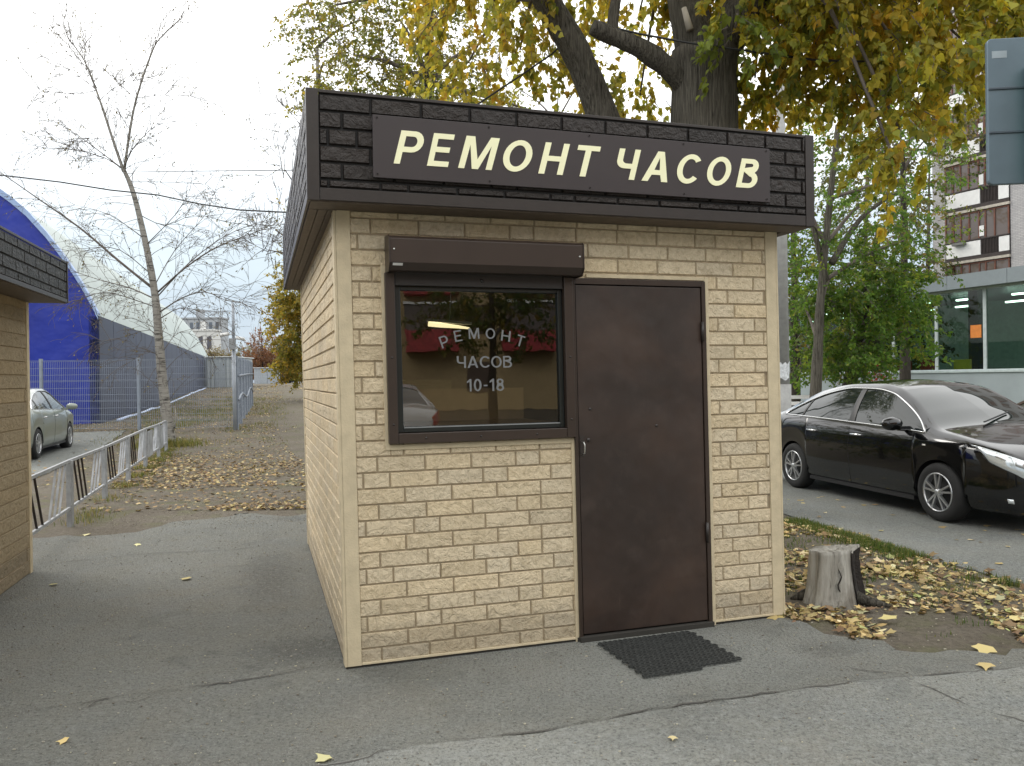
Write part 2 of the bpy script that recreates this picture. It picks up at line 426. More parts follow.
# ---------------------------------------------------------------- brick panels
def rect_minus(r, holes):
    rs = [r]
    for (hx0,hx1,hz0,hz1) in holes:
        o = []
        for (a,b,c,d) in rs:
            if hx0 >= b or hx1 <= a or hz0 >= d or hz1 <= c: o.append((a,b,c,d)); continue
            if a < hx0: o.append((a,hx0,c,d))
            if b > hx1: o.append((hx1,b,c,d))
            m0, m1 = max(a,hx0), min(b,hx1)
            if c < hz0: o.append((m0,m1,c,hz0))
            if d > hz1: o.append((m0,m1,hz1,d))
        rs = o
    return [r for r in rs if r[1]-r[0] > .012 and r[3]-r[2] > .012]
def siding(mb, U0, U1, Z0, Z1, place, holes=(), pitch=.0858, length=.262, base=(.66,.555,.39), var=.06, seed=1, joint=.0085, depth=.008, zoff=0, flip=False):
    """brick-look cladding; place(u, z, d) -> local point, d = distance out of the wall"""
    rr = random.Random(seed)
    for (a,b,c,d) in rect_minus((U0,U1,Z0,Z1), holes):
        q = [place(a,c,0), place(b,c,0), place(b,d,0), place(a,d,0)]
        mb.add(q, [(0,1,2,3) if not flip else (3,2,1,0)], 1, (1,1,1))
    rows = int(math.ceil((Z1-Z0)/pitch))+1
    offs = [.26, .105, .045, .20, .15]
    for r in range(rows):
        z0 = Z0+zoff+r*pitch+joint/2; z1 = z0+pitch-joint
        z0 = max(z0, Z0+.004); z1 = min(z1, Z1-.004)
        if z1-z0 < .012: continue
        ph = (r+seed) % 3; u = U0 - length*(1-(.44, .99, .16)[ph]) + rr.uniform(-.004,.004)
        hk = {0: (4, 9), 1: (), 2: ((2, 6, 11), (1, 4, 9))[(r//3) % 2]}[ph]; k = 0
        while u < U1:
            ln = length*(.55 if k in hk else 1); k += 1
            a = max(u+joint/2, U0+.003); b = min(u+ln-joint/2, U1-.003); u += ln
            if b-a < .014: continue
            f = 1+rr.uniform(-var, var); wv = rr.uniform(-.03, .05); f *= (.90 if rr.random() < .06 else 1)
            tint = (base[0]*f*(1+wv*.5), base[1]*f, base[2]*f*(1-wv))
            for (p,q,s,t) in rect_minus((a,b,z0,z1), holes):
                i = min(.0035, (q-p)/4, (t-s)/4); dd = depth*rr.uniform(.85, 1.1)
                v = [place(p,s,0), place(q,s,0), place(q,t,0), place(p,t,0), place(p+i,s+i,dd), place(q-i,s+i,dd), place(q-i,t-i,dd), place(p+i,t-i,dd)]
                fs = [(4,5,6,7),(0,1,5,4),(1,2,6,5),(2,3,7,6),(3,0,4,7)]
                if flip: fs = [tuple(reversed(x)) for x in fs]
                mb.add(v, fs, 0, tint)

from mathutils.geometry import tessellate_polygon
def arc(cx, cy, rx, ry, a0, a1, n=10):
    return [(cx+rx*math.cos(rad(a0+(a1-a0)*i/n)), cy+ry*math.sin(rad(a0+(a1-a0)*i/n))) for i in range(n+1)]
def glyph(ch, t):
    """outline of a grotesque capital, height 1; first loop outer, others holes"""
    h = t*.82
    if ch == 'Р': return [[(0,0),(t,0),(t,.36)]+arc(.47,.68,.33,.32,-90,90)+[(0,1)], [(t,.36+h)]+arc(.45,.68,.35-t*1.05,.32-h,-90,90)+[(t,1-h)]]
    if ch == 'Е': return [[(0,0),(.74,0),(.74,h),(t,h),(t,.5-h*.42),(.68,.5-h*.42),(.68,.5+h*.58),(t,.5+h*.58),(t,1-h),(.74,1-h),(.74,1),(0,1)]]
    if ch == 'М':
        k = t*1.32; return [[(0,0),(t*.92,0),(t*.92,.74),(.5-k*.36,0),(.5+k*.36,0),(1-t*.92,.74),(1-t*.92,0),(1,0),(1,1),(1-k,1),(.5,.30),(k,1),(0,1)]]
    if ch in 'О0': w = .45 if ch == 'О' else .30; return [arc(w,.5,w,.5,0,360,28)[:-1], arc(w,.5,w-t,.5-h,0,360,28)[:-1]]
    if ch == 'Н': return [[(0,0),(t,0),(t,.5-h*.5),(.82-t,.5-h*.5),(.82-t,0),(.82,0),(.82,1),(.82-t,1),(.82-t,.5+h*.5),(t,.5+h*.5),(t,1),(0,1)]]
    if ch == 'Т': return [[(.38-t/2,0),(.38+t/2,0),(.38+t/2,1-h),(.76,1-h),(.76,1),(0,1),(0,1-h),(.38-t/2,1-h)]]
    if ch == 'Ч': return [[(.76-t,0),(.76,0),(.76,1),(.76-t,1),(.76-t,.36+h)]+arc(t+.17,.36+h+.13,.17,.13,-90,-180,5)+[(t,1),(0,1)]+arc(.30,.62,.30,.26,-180,-90,8)+[(.76-t,.36)]]
    if ch == 'А':
        return [[(0,0),(t*1.08,0),(t*1.08+.085,.22),(.9-t*1.08-.085,.22),(.9-t*1.08,0),(.9,0),(.45+t*.58,1),(.45-t*.58,1)], [(t*1.08+.085+.055,.22+h),(.9-t*1.08-.14,.22+h),(.45,.80)]]
    if ch == 'С': return [arc(.44,.5,.44,.5,38,322,28)+arc(.44,.5,.44-t,.5-h,318,42,28)]
    if ch == 'В': return [[(0,0)]+arc(.50,.28,.32,.28,-90,62,9)+arc(.47,.745,.29,.255,-50,90,9)+[(0,1)], [(t,h)]+arc(.47,.28,.32-t*.95,.28-h*1.0,-90,90,7)+[(t,.56-h*0-.005)], [(t,.56+h*.70)]+arc(.45,.78,.27-t*.95,.22-h,-90,90,7)+[(t,1-h)]]
    if ch == '8': return [arc(.3,.26,.30,.26,-180,35,12)+arc(.3,.76,.27,.24,-35,215,14)+arc(.3,.26,.30,.26,145,180,3)[:-1], arc(.3,.27,.30-t,.27-h*.9,0,360,14)[:-1], arc(.3,.755,.27-t,.235-h*.85,0,360,14)[:-1]]
    if ch == '1': return [[(.22,0),(.22+t,0),(.22+t,1),(.22+t*.3,1),(0,.80),(0,.66),(.22,.78)]]
    if ch == '-': return [[(0,0),(.3,0),(.3,.1),(0,.1)]]
def letter_mesh(mb, ch, x0, x1, z0, z1, y0, y1, shear=0, t=.2, ang=0, m=0):
    loops = glyph(ch, t); L3 = [[Vector((a+shear*b, b, 0)) for a, b in lp] for lp in loops]
    V = [(p.x, p.y) for lp in L3 for p in lp]; tris = tessellate_polygon(L3)
    bx0 = min(p[0] for p in V); bx1 = max(p[0] for p in V); bz0 = min(p[1] for p in V); bz1 = max(p[1] for p in V)
    cx, cz = (x0+x1)/2, (z0+z1)/2; ca, sa = math.cos(ang), math.sin(ang)
    def tr(p):
        x = x0+(p[0]-bx0)/(bx1-bx0)*(x1-x0)-cx; z = z0+(p[1]-bz0)/(bz1-bz0)*(z1-z0)-cz
        return cx+x*ca-z*sa, cz+x*sa+z*ca
    n = len(V); T = [tr(p) for p in V]
    vs = [(x,y0,z) for x,z in T]+[(x,y1,z) for x,z in T]; fs = []
    for f in tris:
        a, b, c = [T[i] for i in f]
        cr_ = (b[0]-a[0])*(c[1]-a[1])-(b[1]-a[1])*(c[0]-a[0])
        f = tuple(f) if cr_ > 0 else tuple(reversed(f))
        fs.append(f); fs.append(tuple(i+n for i in reversed(f)))
    o = 0
    for lp in loops:
        k = len(lp)
        for i in range(k): a, b = o+i, o+(i+1) % k; fs.append((b,a,a+n,b+n))
        o += k
    mb.add(vs, fs, m)

YAW = .3081; KX, KY = -.9007, 4.2403; KW, KD, KH = 2.738, 3.45, 2.45; SH = .030/2.45
OF, OL, OR_, OB, FH = .215, .182, .104, .36, .559
shr = lambda x,y,z: (x-SH*min(z, KH), y, z)
kiosk = empty('repair_kiosk', (KX,KY,0), YAW, 'small cream brick-look watch repair kiosk with dark brown parapet, shuttered window and brown steel door', 'kiosk')
WIN = (.262, 1.335, 1.195, 2.30); DOOR = (1.335, 2.222, -.01, 2.118)
# walls (solid core panels 60 mm thick so the inside is a room)
core = MB()
T_ = .05
for (a,b,c,d) in rect_minus((0,KW,.03,KH), [WIN, DOOR]): core.box(a,b,.001,T_,c,d)
core.box(.001,T_,T_+.001,KD-T_-.001,.03,KH); core.box(KW-T_,KW-.001,T_+.001,KD-T_-.001,.03,KH); core.box(0,KW,KD-T_,KD-.001,.03,KH)
M['inner'] = simple('dim interior panel', (.26,.19,.12), .8)
core.build('wall_panel', M['inner'], kiosk, fn=shr)
sd_ = MB()
siding(sd_, .072, KW-.072, .010, KH, lambda u,z,d: (u,-d,z), [WIN, DOOR], seed=3)
siding(sd_, .072, KD-.06, .010, KH, lambda u,z,d: (-d,u,z), seed=7, flip=True)
siding(sd_, .06, KD-.06, .0, KH, lambda u,z,d: (KW+d,u,z), seed=8)
siding(sd_, .06, KW-.06, .0, KH, lambda u,z,d: (u,KD+d,z), seed=9, flip=True)
sd_.build('brick_siding', [M['brick'], M['mortar']], kiosk, fn=shr)
tr_ = MB()
for sx, x in ((-1,0),(1,KW)):
    for sy, y in ((-1,0),(1,KD)):
        xo = x+sx*.013; yo = y+sy*.013
        xi = x-sx*.076; yi = y-sy*.070
        tr_ = MB(); tr_.box(min(x,xo)-(0 if sx<0 else 0), max(x,xo), min(yo,yi), max(yo,yi), .012, KH-.002)
        tr_.box(min(x-sx*.001,xi), max(x-sx*.001,xi), min(y+sy*.0005,yo), max(y+sy*.0005,yo), .012, KH-.002)
        tr_.build('corner_trim', M['trim'], kiosk, fn=shr, bevel=.002)
j = MB()      # thin J-trims round the openings and along the foot
j.box(.232,.258,-.016,-.0005,1.160,2.16); j.box(.258,1.312,-.016,-.0005,1.160,1.188); j.box(1.312,1.332,-.015,-.0005,.0,1.186)
j.box(2.214,2.240,-.020,-.0005,.0,2.145); j.box(1.43,2.214,-.018,-.0005,2.124,2.145)
j.box(.077,1.311,-.014,-.0005,.014,.026); j.box(2.241,KW-.077,-.014,-.0005,.014,.026)
j.build('edge_trim', M['trim'], kiosk, fn=shr, bevel=.0015)
fb = MB(); fb.box(-.006,KW+.006,-.006,KD+.006,-.02,.0095); fb.box(1.32,2.23,-.02,.06,-.02,.024)  # floor frame pushed out, its black standing in for contact shadow under the walls
fb.build('floor_frame', M['base'], kiosk)
# ---- parapet
pz0, pz1 = KH, KH+FH
x0, x1, y0, y1 = -OL, KW+OR_, -OF, KD+OB
pc = MB()
pc.box(x0+.012,x1-.012,y0+.012,y1-.012,pz0+.012,pz1-.05)
pc.build('parapet_core', M['dmortar'], kiosk)
ps = MB()
kw = dict(base=(.027,.0205,.0175), var=.2, zoff=-.045, joint=.011, depth=.013)
siding(ps, x0+.06,x1-.06, pz0+.066,pz1-.018, lambda u,z,d: (u,y0+.010-d,z), seed=5, **kw)
siding(ps, y0+.05,y1-.05, pz0+.066,pz1-.018, lambda u,z,d: (x0+.010-d,u,z), seed=6, flip=True, **kw)
siding(ps, y0+.05,y1-.05, pz0+.066,pz1-.018, lambda u,z,d: (x1-.010+d,u,z), seed=7, **kw)
siding(ps, x0+.06,x1-.06, pz0+.066,pz1-.018, lambda u,z,d: (u,y1-.010+d,z), seed=8, flip=True, **kw)
ps.build('parapet_siding', [M['dbrick'], M['dmortar']], kiosk)
pt = MB()
for xa, xb in ((x0-.003,x0+.058),(x1-.058,x1+.003)):
    for ya, yb in ((y0-.003,y0+.05),(y1-.05,y1+.003)): pt.box(xa,xb,ya,yb,pz0-.002,pz1)
for z0_, z1_ in ((pz0+.001,pz0+.062),(pz1-.018,pz1-.002)):
    pt.box(x0+.06,x1-.06,y0-.001,y0+.012,z0_,z1_); pt.box(x0+.06,x1-.06,y1-.012,y1+.001,z0_,z1_)
    pt.box(x0-.001,x0+.012,y0+.052,y1-.052,z0_,z1_); pt.box(x1-.012,x1+.001,y0+.052,y1-.052,z0_,z1_)
pt.build('parapet_trim', M['dtrim'], kiosk, bevel=.002)
sf = MB()
for k in range(14):       # soffit boards running along each side
    pass
sf.box(x0+.014,x1-.014,y0+.014,-.016,KH-.006,KH+.010); sf.box(x0+.014,x1-.014,KD+.016,y1-.014,KH-.006,KH+.010)
n_ = 3
for k in range(n_):
    wq = (OL-.014-.018)/n_; sf.box(x0+.014+k*wq, x0+.014+(k+1)*wq-.003, -.014, KD+.014, KH-.008, KH+.010)
sf.box(KW+.016,x1-.014,-.014,KD+.014,KH-.006,KH+.010)
sf.build('soffit', M['soffit'], kiosk, bevel=.0015)
rf_ = MB(); rf_.box(x0+.02,x1-.02,y0+.02,y1-.02,pz1-.049,pz1-.03); rf_.build('roof', M['dtrim'], kiosk)
# ---- sign
sg = MB(); ys_ = y0-.022
sg.box(.143,2.512,ys_,y0-.006,KH+.125,KH+.446)
sign = sg.build('sign_board', M['signface'], kiosk, bevel=.002)
lt = [('Р',393.3,424),('Е',426.6,455),('М',457.7,500),('О',502.9,532.3),('Н',537.9,570),('Т',577.5,601),('Ч',617,641),('А',641,666.7),('С',676.8,701),('О',706.8,731),('В',735.4,758.6)]
def lx(px, py, ly):        # local x on the plane y=ly of the kiosk
    a = at(px,py,1.0)-Vector((0,0,EYE)); n = Vector((-math.sin(YAW), math.cos(YAW), 0)); C0 = Vector((0,0,EYE)); o_ = Vector((KX,KY,0))
    t = (n.dot(o_-C0)+ly)/n.dot(a); p = C0+a*t-o_
    return p.x*math.cos(YAW)+p.y*math.sin(YAW)
for ch, a, b in lt:
    l_ = MB(); py = 150+(a-393)*.06
    letter_mesh(l_, ch, lx(a,py,ys_), lx(b,py,ys_), 2.652, 2.825, ys_-.0035, ys_-.0005, shear=.27, t=.197)
    l_.build('letter', M['letter'], sign)
sgs = MB()
for x in (.165,.76,1.34,1.93,2.488):
    for z in (KH+.142, KH+.43): sgs = MB(); sgs.lathe([(.0045,-.003),(.0045,0),(0,.0005)], (x,ys_-.0005,z), 'y', 8); sgs.build('screw', M['dtrim'], sign)
# ---- roller shutter box and guide frame
bx = MB()
prof = [(0,2.312),(-.135,2.300),(-.150,2.286),(-.150,2.160),(-.118,2.120),(-.02,2.120),(0,2.13)]
bx.prism([(a,b) for a,b in prof], .264, 1.358, 'yz')
shut = bx.build('shutter_box', M['brown'], kiosk, fn=shr, bevel=.003, fixn=True)
ce = MB()
for a, b in ((.258,.264),(1.358,1.365)):
    ce = MB(); ce.prism([(0,2.316),(-.137,2.304),(-.154,2.289),(-.154,2.157),(-.120,2.115),(0,2.115)], a, b, 'yz')
    ce.build('end_cap', M['brown'], shut, fn=shr, bevel=.002, fixn=True)
sw = MB(); 
for x, z in ((.285,2.228),(1.336,2.222)): sw = MB(); sw.lathe([(.0,-.0036),(.0055,-.0035),(.0055,0)], (x,-.151,z), 'y', 10); sw.build('screw', M['screw'], shut, fn=shr)
tg = MB(); tg.add([(.277,-.1475,2.158),(.330,-.1475,2.158),(.330,-.1375,2.146),(.277,-.1375,2.146)], [(0,1,2,3)]); tg.build('sticker', M['white'], shut, fn=lambda x,y,z: (x-SH*z, y-.0045, z-.003))
gf = MB()
gf.box(.249,.300,-.052,-.0005,1.195,2.118); gf.box(1.276,1.330,-.052,-.0005,1.195,2.118)
gf.box(.301,1.275,-.050,.02,1.195,1.250)
gfo = gf.build('guide_frame', M['brown'], kiosk, fn=shr, bevel=.003)
sb = MB()
for x, z in ((.275,1.30),(.275,1.66),(1.303,1.30),(1.303,1.66),(.45,1.222),(.76,1.222),(1.09,1.222)):
    sb = MB(); sb.lathe([(.0,-.003),(.006,-.0025),(.006,0)], (x,-.0505 if z==1.222 else -.0525,z), 'y', 10); sb.build('screw', M['dtrim'], gfo, fn=shr)
# rolled-up shutter's bottom slat
rs_ = MB(); rs_.box(.302,1.274,-.040,-.018,2.050,2.125); rs_.lathe([(.0,-.008),(.009,-.006),(.011,0)], (.79,-.040,2.085), 'y', 14)
rs_.build('shutter_slat', simple('very dark slat', (.018,.016,.015), .4), kiosk, fn=shr, bevel=.004)
# window
wf = MB()
wf.box(.302,.335,-.016,.035,1.252,2.049); wf.box(1.246,1.274,-.016,.035,1.252,2.049); wf.box(.336,1.245,-.016,.035,1.252,1.284); wf.box(.336,1.245,-.016,.035,2.028,2.049)
wfo = wf.build('window', simple('black window profile', (.010,.013,.012), .35), kiosk, fn=shr, bevel=.003)
wb = MB(); wb.box(.337,1.244,-.0172,-.0165,1.276,1.2825); wb.build('glazing_bead', simple('grey bead', (.22,.23,.23), .4), wfo, fn=shr)
gp_ = MB(); gp_.box(.3355,1.2455,.004,.010,1.2845,2.0275)
gpo = gp_.build('pane', M['glass'], wfo, fn=shr)
wl = [('Р',.553,.600,1.716,1.782,.32),('Е',.634,.676,1.750,1.812,.16),('М',.717,.778,1.765,1.825,.04),('О',.816,.872,1.765,1.825,-.04),('Н',.908,.962,1.752,1.812,-.14),('Т',.998,1.044,1.722,1.786,-.30)]
x = .645
for ch, wdt in (('Ч',.052),('А',.062),('С',.058),('О',.062),('В',.052)): wl.append((ch,x,x+wdt,1.602,1.668,0)); x += wdt+.009
x = .700
for ch, wdt in (('1',.026),('0',.045),('-',.022),('1',.026),('8',.045)):
    wl.append((ch,x,x+wdt,1.470 if ch!='-' else 1.498,1.540 if ch!='-' else 1.506,0)); x += wdt+.013
for ch,a,b,c,d,an in wl:
    l_ = MB(); letter_mesh(l_, ch, a,b,c,d, .001,.0032, t=.155, ang=an); l_.build('letter', M['wletter'], wfo, fn=shr)
# ---- door
df = MB()
df.box(1.331,1.352,-.030,.05,.005,2.118); df.box(2.186,2.213,-.030,.05,.005,2.118); df.box(1.353,2.185,-.030,.05,2.084,2.118)
dfo = df.build('door_frame', M['brown'], kiosk, fn=shr, bevel=.002)
dd = MB(); dd.box(1.357,2.181,-.024,.016,.040,2.078)
door = dd.build('door', M['door'], kiosk, fn=shr, bevel=.003)
hg = MB()
for z in (1.75, .52): hg = MB(); hg.tube([(2.184,-.036,z),(2.184,-.036,z+.12)], .010, 10); hg.build('hinge', M['dtrim'], door, fn=shr)
hd = MB(); hd.box(1.362,1.388,-.0275,-.0245,1.08,1.20); hd.build('lock_plate', M['dtrim'], door, fn=shr)
hd = MB(); hd.tube([(1.374,-.028,1.165),(1.374,-.052,1.165),(1.378,-.058,1.15),(1.378,-.056,1.10),(1.374,-.028,1.092)], .0038, 8)
hd.build('handle', M['screw'], door, fn=shr)
lk = MB(); lk.lathe([(.0,-.006),(.010,-.005),(.012,0)], (1.415,-.0245,1.175), 'y', 14); lk.build('lock', M['dtrim'], door, fn=shr); lk = MB(); lk.lathe([(.0,-.004),(.008,-.003),(.009,0)], (1.43,-.0245,1.355), 'y', 12); lk.build('peg', M['dtrim'], door, fn=shr); lk = MB(); lk.lathe([(.0,-.006),(.007,-.004),(.009,0)], (1.86,-.0245,1.245), 'y', 12)
lk.build('peg', M['dtrim'], door, fn=shr)
th = MB(); th.box(1.33,2.215,-.045,-.002,-.01,.030); th.build('threshold', M['base'], kiosk, bevel=.003)
# ---- inside, seen dimly through the pane
fl = MB(); fl.box(.06,KW-.06,.06,KD-.06,.029,.04); fl.build('floor', M['inner'], kiosk)
ci = MB(); ci.box(.06,KW-.06,.06,KD-.06,2.36,2.38); ci.build('ceiling', M['inner'], kiosk)
pw = MB(); pw.box(.055,1.30,1.5,1.53,.04,2.355); pw.build('partition', simple('ochre hardboard', (.34,.25,.13), .7), kiosk)
lm = bpy.data.materials.new('lit tube'); lm.use_nodes = True; e_ = lm.node_tree.nodes['Principled BSDF']; e_.inputs['Emission Color'].default_value = (1,.86,.52,1); e_.inputs['Emission Strength'].default_value = 1.5
tb = empty('desk_lamp', (0,0,0), 0, 'lit tubular lamp hanging behind the glass of the kiosk window', 'lamp')
tb.location = Matrix.Translation((KX,KY,0)) @ Matrix.Rotation(YAW,4,'Z') @ Vector((.70,.5,1.87)); tb.rotation_euler = (0,rad(4),YAW)
q = MB(); q.tube([(-.13,0,.004),(-.05,0,.002),(.06,0,0),(.13,0,-.004)], [.016,.015,.010,.006], 12); q.build('lamp_tube', lm, tb)
q = MB(); q.box(-.14,.14,-.02,.02,.018,.035); q.tube([(0,0,.035),(0,0,.47)], .004, 6); q.build('lamp_holder', M['white'], tb)
dk = empty('work_desk', Matrix.Translation((KX,KY,0)) @ Matrix.Rotation(YAW,4,'Z') @ Vector((.8,.38,.04)), YAW, 'wooden repair desk standing inside behind the kiosk window', 'desk')
wood = simple('dull wood', (.30,.19,.10), .5, var=.2)
q = MB(); q.box(-.6,.45,-.3,.3,1.20,1.235); q.build('desk_top', wood, dk)
for a in (-.57,.42):
    for b in (-.27,.27): q = MB(); q.box(a-.02,a+.02,b-.02,b+.02,0,1.199); q.build('leg', wood, dk)
q = MB(); q.box(-.58,.43,.27,.285,1.236,1.44); q.build('back_shelf', simple('light brown board', (.50,.35,.20), .6), dk)
# the watch wall clock and a cupboard give the dark room something to show
cp = empty('tool_cabinet', Matrix.Translation((KX,KY,0)) @ Matrix.Rotation(YAW,4,'Z') @ Vector((.55,1.2,.04)), YAW, 'yellowish tool cabinet standing at the back of the kiosk room', 'cabinet')
q = MB(); q.box(-.28,.28,-.2,.2,0,1.50); q.build('cabinet_body', simple('yellow board', (.42,.34,.16), .6), cp, bevel=.004)
for a in (-.275,.004): q = MB(); q.box(a,a+.271,-.215,-.201,.03,1.47); q.build('cabinet_door', simple('yellow board door', (.46,.37,.18), .6), cp, bevel=.003)

# ================================================================ rubber mat before the door
rm = simple('black rubber', (.030,.032,.030), .75, var=.3, scale=30)
q = MB(); rr = random.Random(4)
nu, nv = 19, 15; mw, ml = .60, .56
for j_ in range(nv):
    for i_ in range(nu):
        if (j_ == nv-1 or j_ == 0) and rr.random() < .06: continue
        if j_ < 1 and 10 < i_ < 12: continue
        cx = (i_+.5*(j_ % 2))/nu*mw; cy = j_/nv*ml; r_ = mw/nu*.56; h = .011
        if j_ == 0 and i_ > 11: continue
        n = 6; vs = []
        for rad_, z in ((r_,.001),(r_,h),(r_*.60,h),(r_*.60,.001)):
            for k in range(n):
                t = 2*PI*(k+.5)/n; vs.append((cx+rad_*math.cos(t)*1.0, cy+rad_*1.12*math.sin(t), z+(.0015 if (i_+j_)%2 else 0)))
        fs = []
        for a in range(3):
            for k in range(n): fs.append((a*n+k,a*n+(k+1)%n,(a+1)*n+(k+1)%n,(a+1)*n+k))
        q.add(vs, fs)
mt = q.build('door_mat', rm, loc=(.66,4.05,.006))
# skewed footprint as it lies in front of the door
mt.rotation_euler = (0,0,.335)
tag(mt, 'perforated black rubber mat lying on the asphalt before the brown door', 'door mat')

# ================================================================ the neighbouring kiosk on the left
LX, LY = -3.99, 6.55; LYAW = .275; LW, LD, LH, LF = 3.0, 3.9, 2.23, .345
lkk = empty('market_kiosk', (LX,LY,0), LYAW, 'neighbouring cream kiosk with dark brown parapet, cut by the left edge beside the low railing', 'kiosk')
# local: back-right corner at the origin, room towards -x and -y
q = MB(); q.box(-LW,-.001,-LD,-.001,.0,LH); q.build('wall_panel', M['inner'], lkk)
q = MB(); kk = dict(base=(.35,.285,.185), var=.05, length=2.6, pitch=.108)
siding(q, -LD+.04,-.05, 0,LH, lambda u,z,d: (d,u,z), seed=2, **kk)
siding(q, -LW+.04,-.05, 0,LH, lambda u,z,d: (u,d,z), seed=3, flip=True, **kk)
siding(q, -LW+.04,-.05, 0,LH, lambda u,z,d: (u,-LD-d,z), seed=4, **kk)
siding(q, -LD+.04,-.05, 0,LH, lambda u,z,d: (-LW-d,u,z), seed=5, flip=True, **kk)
q.build('plank_siding', [M['brick'], M['mortar']], lkk)
q = MB()
for sx, x in ((1,0),(-1,-LW)):
    for sy, y in ((1,0),(-1,-LD)): q = MB(); q.box(min(x-sx*.05,x+sx*.013),max(x-sx*.05,x+sx*.013),min(y-sy*.05,y+sy*.013),max(y-sy*.05,y+sy*.013),-.004,LH-.002); q.build('corner_trim', M['trim'], lkk, bevel=.002)
a0,a1,b0,b1 = -LW-.25,.29,-LD-.2,.07
q = MB(); q.box(a0+.012,a1-.012,b0+.012,b1-.012,LH+.001,LH+LF-.03); q.build('parapet_core', M['dmortar'], lkk)
q = MB(); kw2 = dict(base=(.016,.015,.014), var=.12, pitch=.0858, length=.262, zoff=-.03)
siding(q, b0+.02,b1-.02, LH+.03,LH+LF-.02, lambda u,z,d: (a1-.010+d,u,z), seed=7, **kw2)
siding(q, a0+.02,a1-.02, LH+.03,LH+LF-.02, lambda u,z,d: (u,b1-.010+d,z), seed=8, flip=True, **kw2)
siding(q, a0+.02,a1-.02, LH+.03,LH+LF-.02, lambda u,z,d: (u,b0+.010-d,z), seed=9, **kw2)
siding(q, b0+.02,b1-.02, LH+.03,LH+LF-.02, lambda u,z,d: (a0+.010-d,u,z), seed=9, flip=True, **kw2)
q.build('parapet_siding', [M['dbrick'], M['dmortar']], lkk)
q = MB()
q.box(a1-.014,a1+.004,b1-.016,b1+.003,LH-.004,LH+LF+.004); q.box(a0-.003,a0+.014,b1-.016,b1+.003,LH-.004,LH+LF+.004)
for z0_, z1_ in ((LH-.002,LH+.03),(LH+LF-.018,LH+LF)):
    q.box(a1-.012,a1+.001,b0,b1-.018,z0_,z1_); q.box(a0+.016,a1-.016,b1-.012,b1+.001,z0_,z1_); q.box(a0+.016,a1-.016,b0-.001,b0+.012,z0_,z1_)
q.build('parapet_trim', M['dtrim'], lkk, bevel=.002)
q = MB(); q.box(.014,a1-.014,b0+.02,b1-.014,LH-.006,LH+.0005); q.box(-LW,.0135,.015,b1-.014,LH-.006,LH+.0005); q.box(-LW,.0135,b0+.02,-LD-.012,LH-.006,LH+.0005); q.build('soffit', M['soffit'], lkk)
# ================================================================ cars
def pchip(keys):
    xs_ = [k[0] for k in keys]; ys2 = [k[1] for k in keys]; n = len(xs_)
    h = [xs_[i+1]-xs_[i] for i in range(n-1)]; dl = [(ys2[i+1]-ys2[i])/h[i] for i in range(n-1)]
    m = [dl[0]]+[0 if dl[i-1]*dl[i] <= 0 else 2*dl[i-1]*dl[i]/(dl[i-1]+dl[i]) for i in range(1, n-1)]+[dl[-1]]
    def f(x):
        if x <= xs_[0]: return ys2[0]
        if x >= xs_[-1]: return ys2[-1]
        i = 0
        while xs_[i+1] < x: i += 1
        t = (x-xs_[i])/h[i]
        return (2*t**3-3*t*t+1)*ys2[i]+(t**3-2*t*t+t)*h[i]*m[i]+(-2*t**3+3*t*t)*ys2[i+1]+(t**3-t*t)*h[i]*m[i+1]
    return f
ztop = pchip([(-2.42,.60),(-2.40,.86),(-2.34,.99),(-2.2,1.06),(-1.85,1.11),(-1.45,1.26),(-.98,1.42),(-.5,1.485),(0,1.50),(.35,1.46),(.60,1.37),(.95,1.19),(1.28,1.01),(1.5,.965),(1.8,.905),(2.05,.83),(2.18,.77),(2.27,.66),(2.31,.55)])
zbel = pchip([(-2.42,.58),(-2.36,.88),(-2.2,.965),(-1.7,.995),(-1,.985),(0,.955),(1.0,.915),(1.4,.885),(1.8,.83),(2.05,.765),(2.2,.69),(2.31,.54)])
wbel = pchip([(-2.43,.0),(-2.41,.45),(-2.36,.64),(-2.25,.74),(-2.0,.81),(-1.5,.855),(-.6,.87),(.4,.87),(1.2,.862),(1.6,.845),(1.9,.80),(2.08,.725),(2.2,.60),(2.28,.40),(2.315,.0)])
zral = pchip([(-2.42,.60),(-2.36,.90),(-2.2,.995),(-1.9,1.03),(-1.45,1.20),(-.98,1.365),(-.4,1.44),(.1,1.445),(.40,1.405),(.62,1.315),(.95,1.125),(1.25,.965),(1.5,.925),(1.8,.865),(2.05,.795),(2.2,.71),(2.31,.55)])
yral = pchip([(-2.43,0),(-2.41,.40),(-2.3,.62),(-2.0,.72),(-1.8,.70),(-1.4,.62),(-.9,.565),(-.3,.56),(.3,.565),(.6,.60),(.95,.68),(1.25,.765),(1.6,.76),(1.9,.70),(2.1,.60),(2.22,.42),(2.315,0)])
dloh = pchip([(-1.60,.0),(-1.45,.085),(-1.2,.195),(-.8,.325),(-.3,.405),(.1,.41),(.40,.375),(.65,.285),(.9,.165),(1.08,.06),(1.16,.0)])
AX = 1.35; WR = .345; WZ = .31
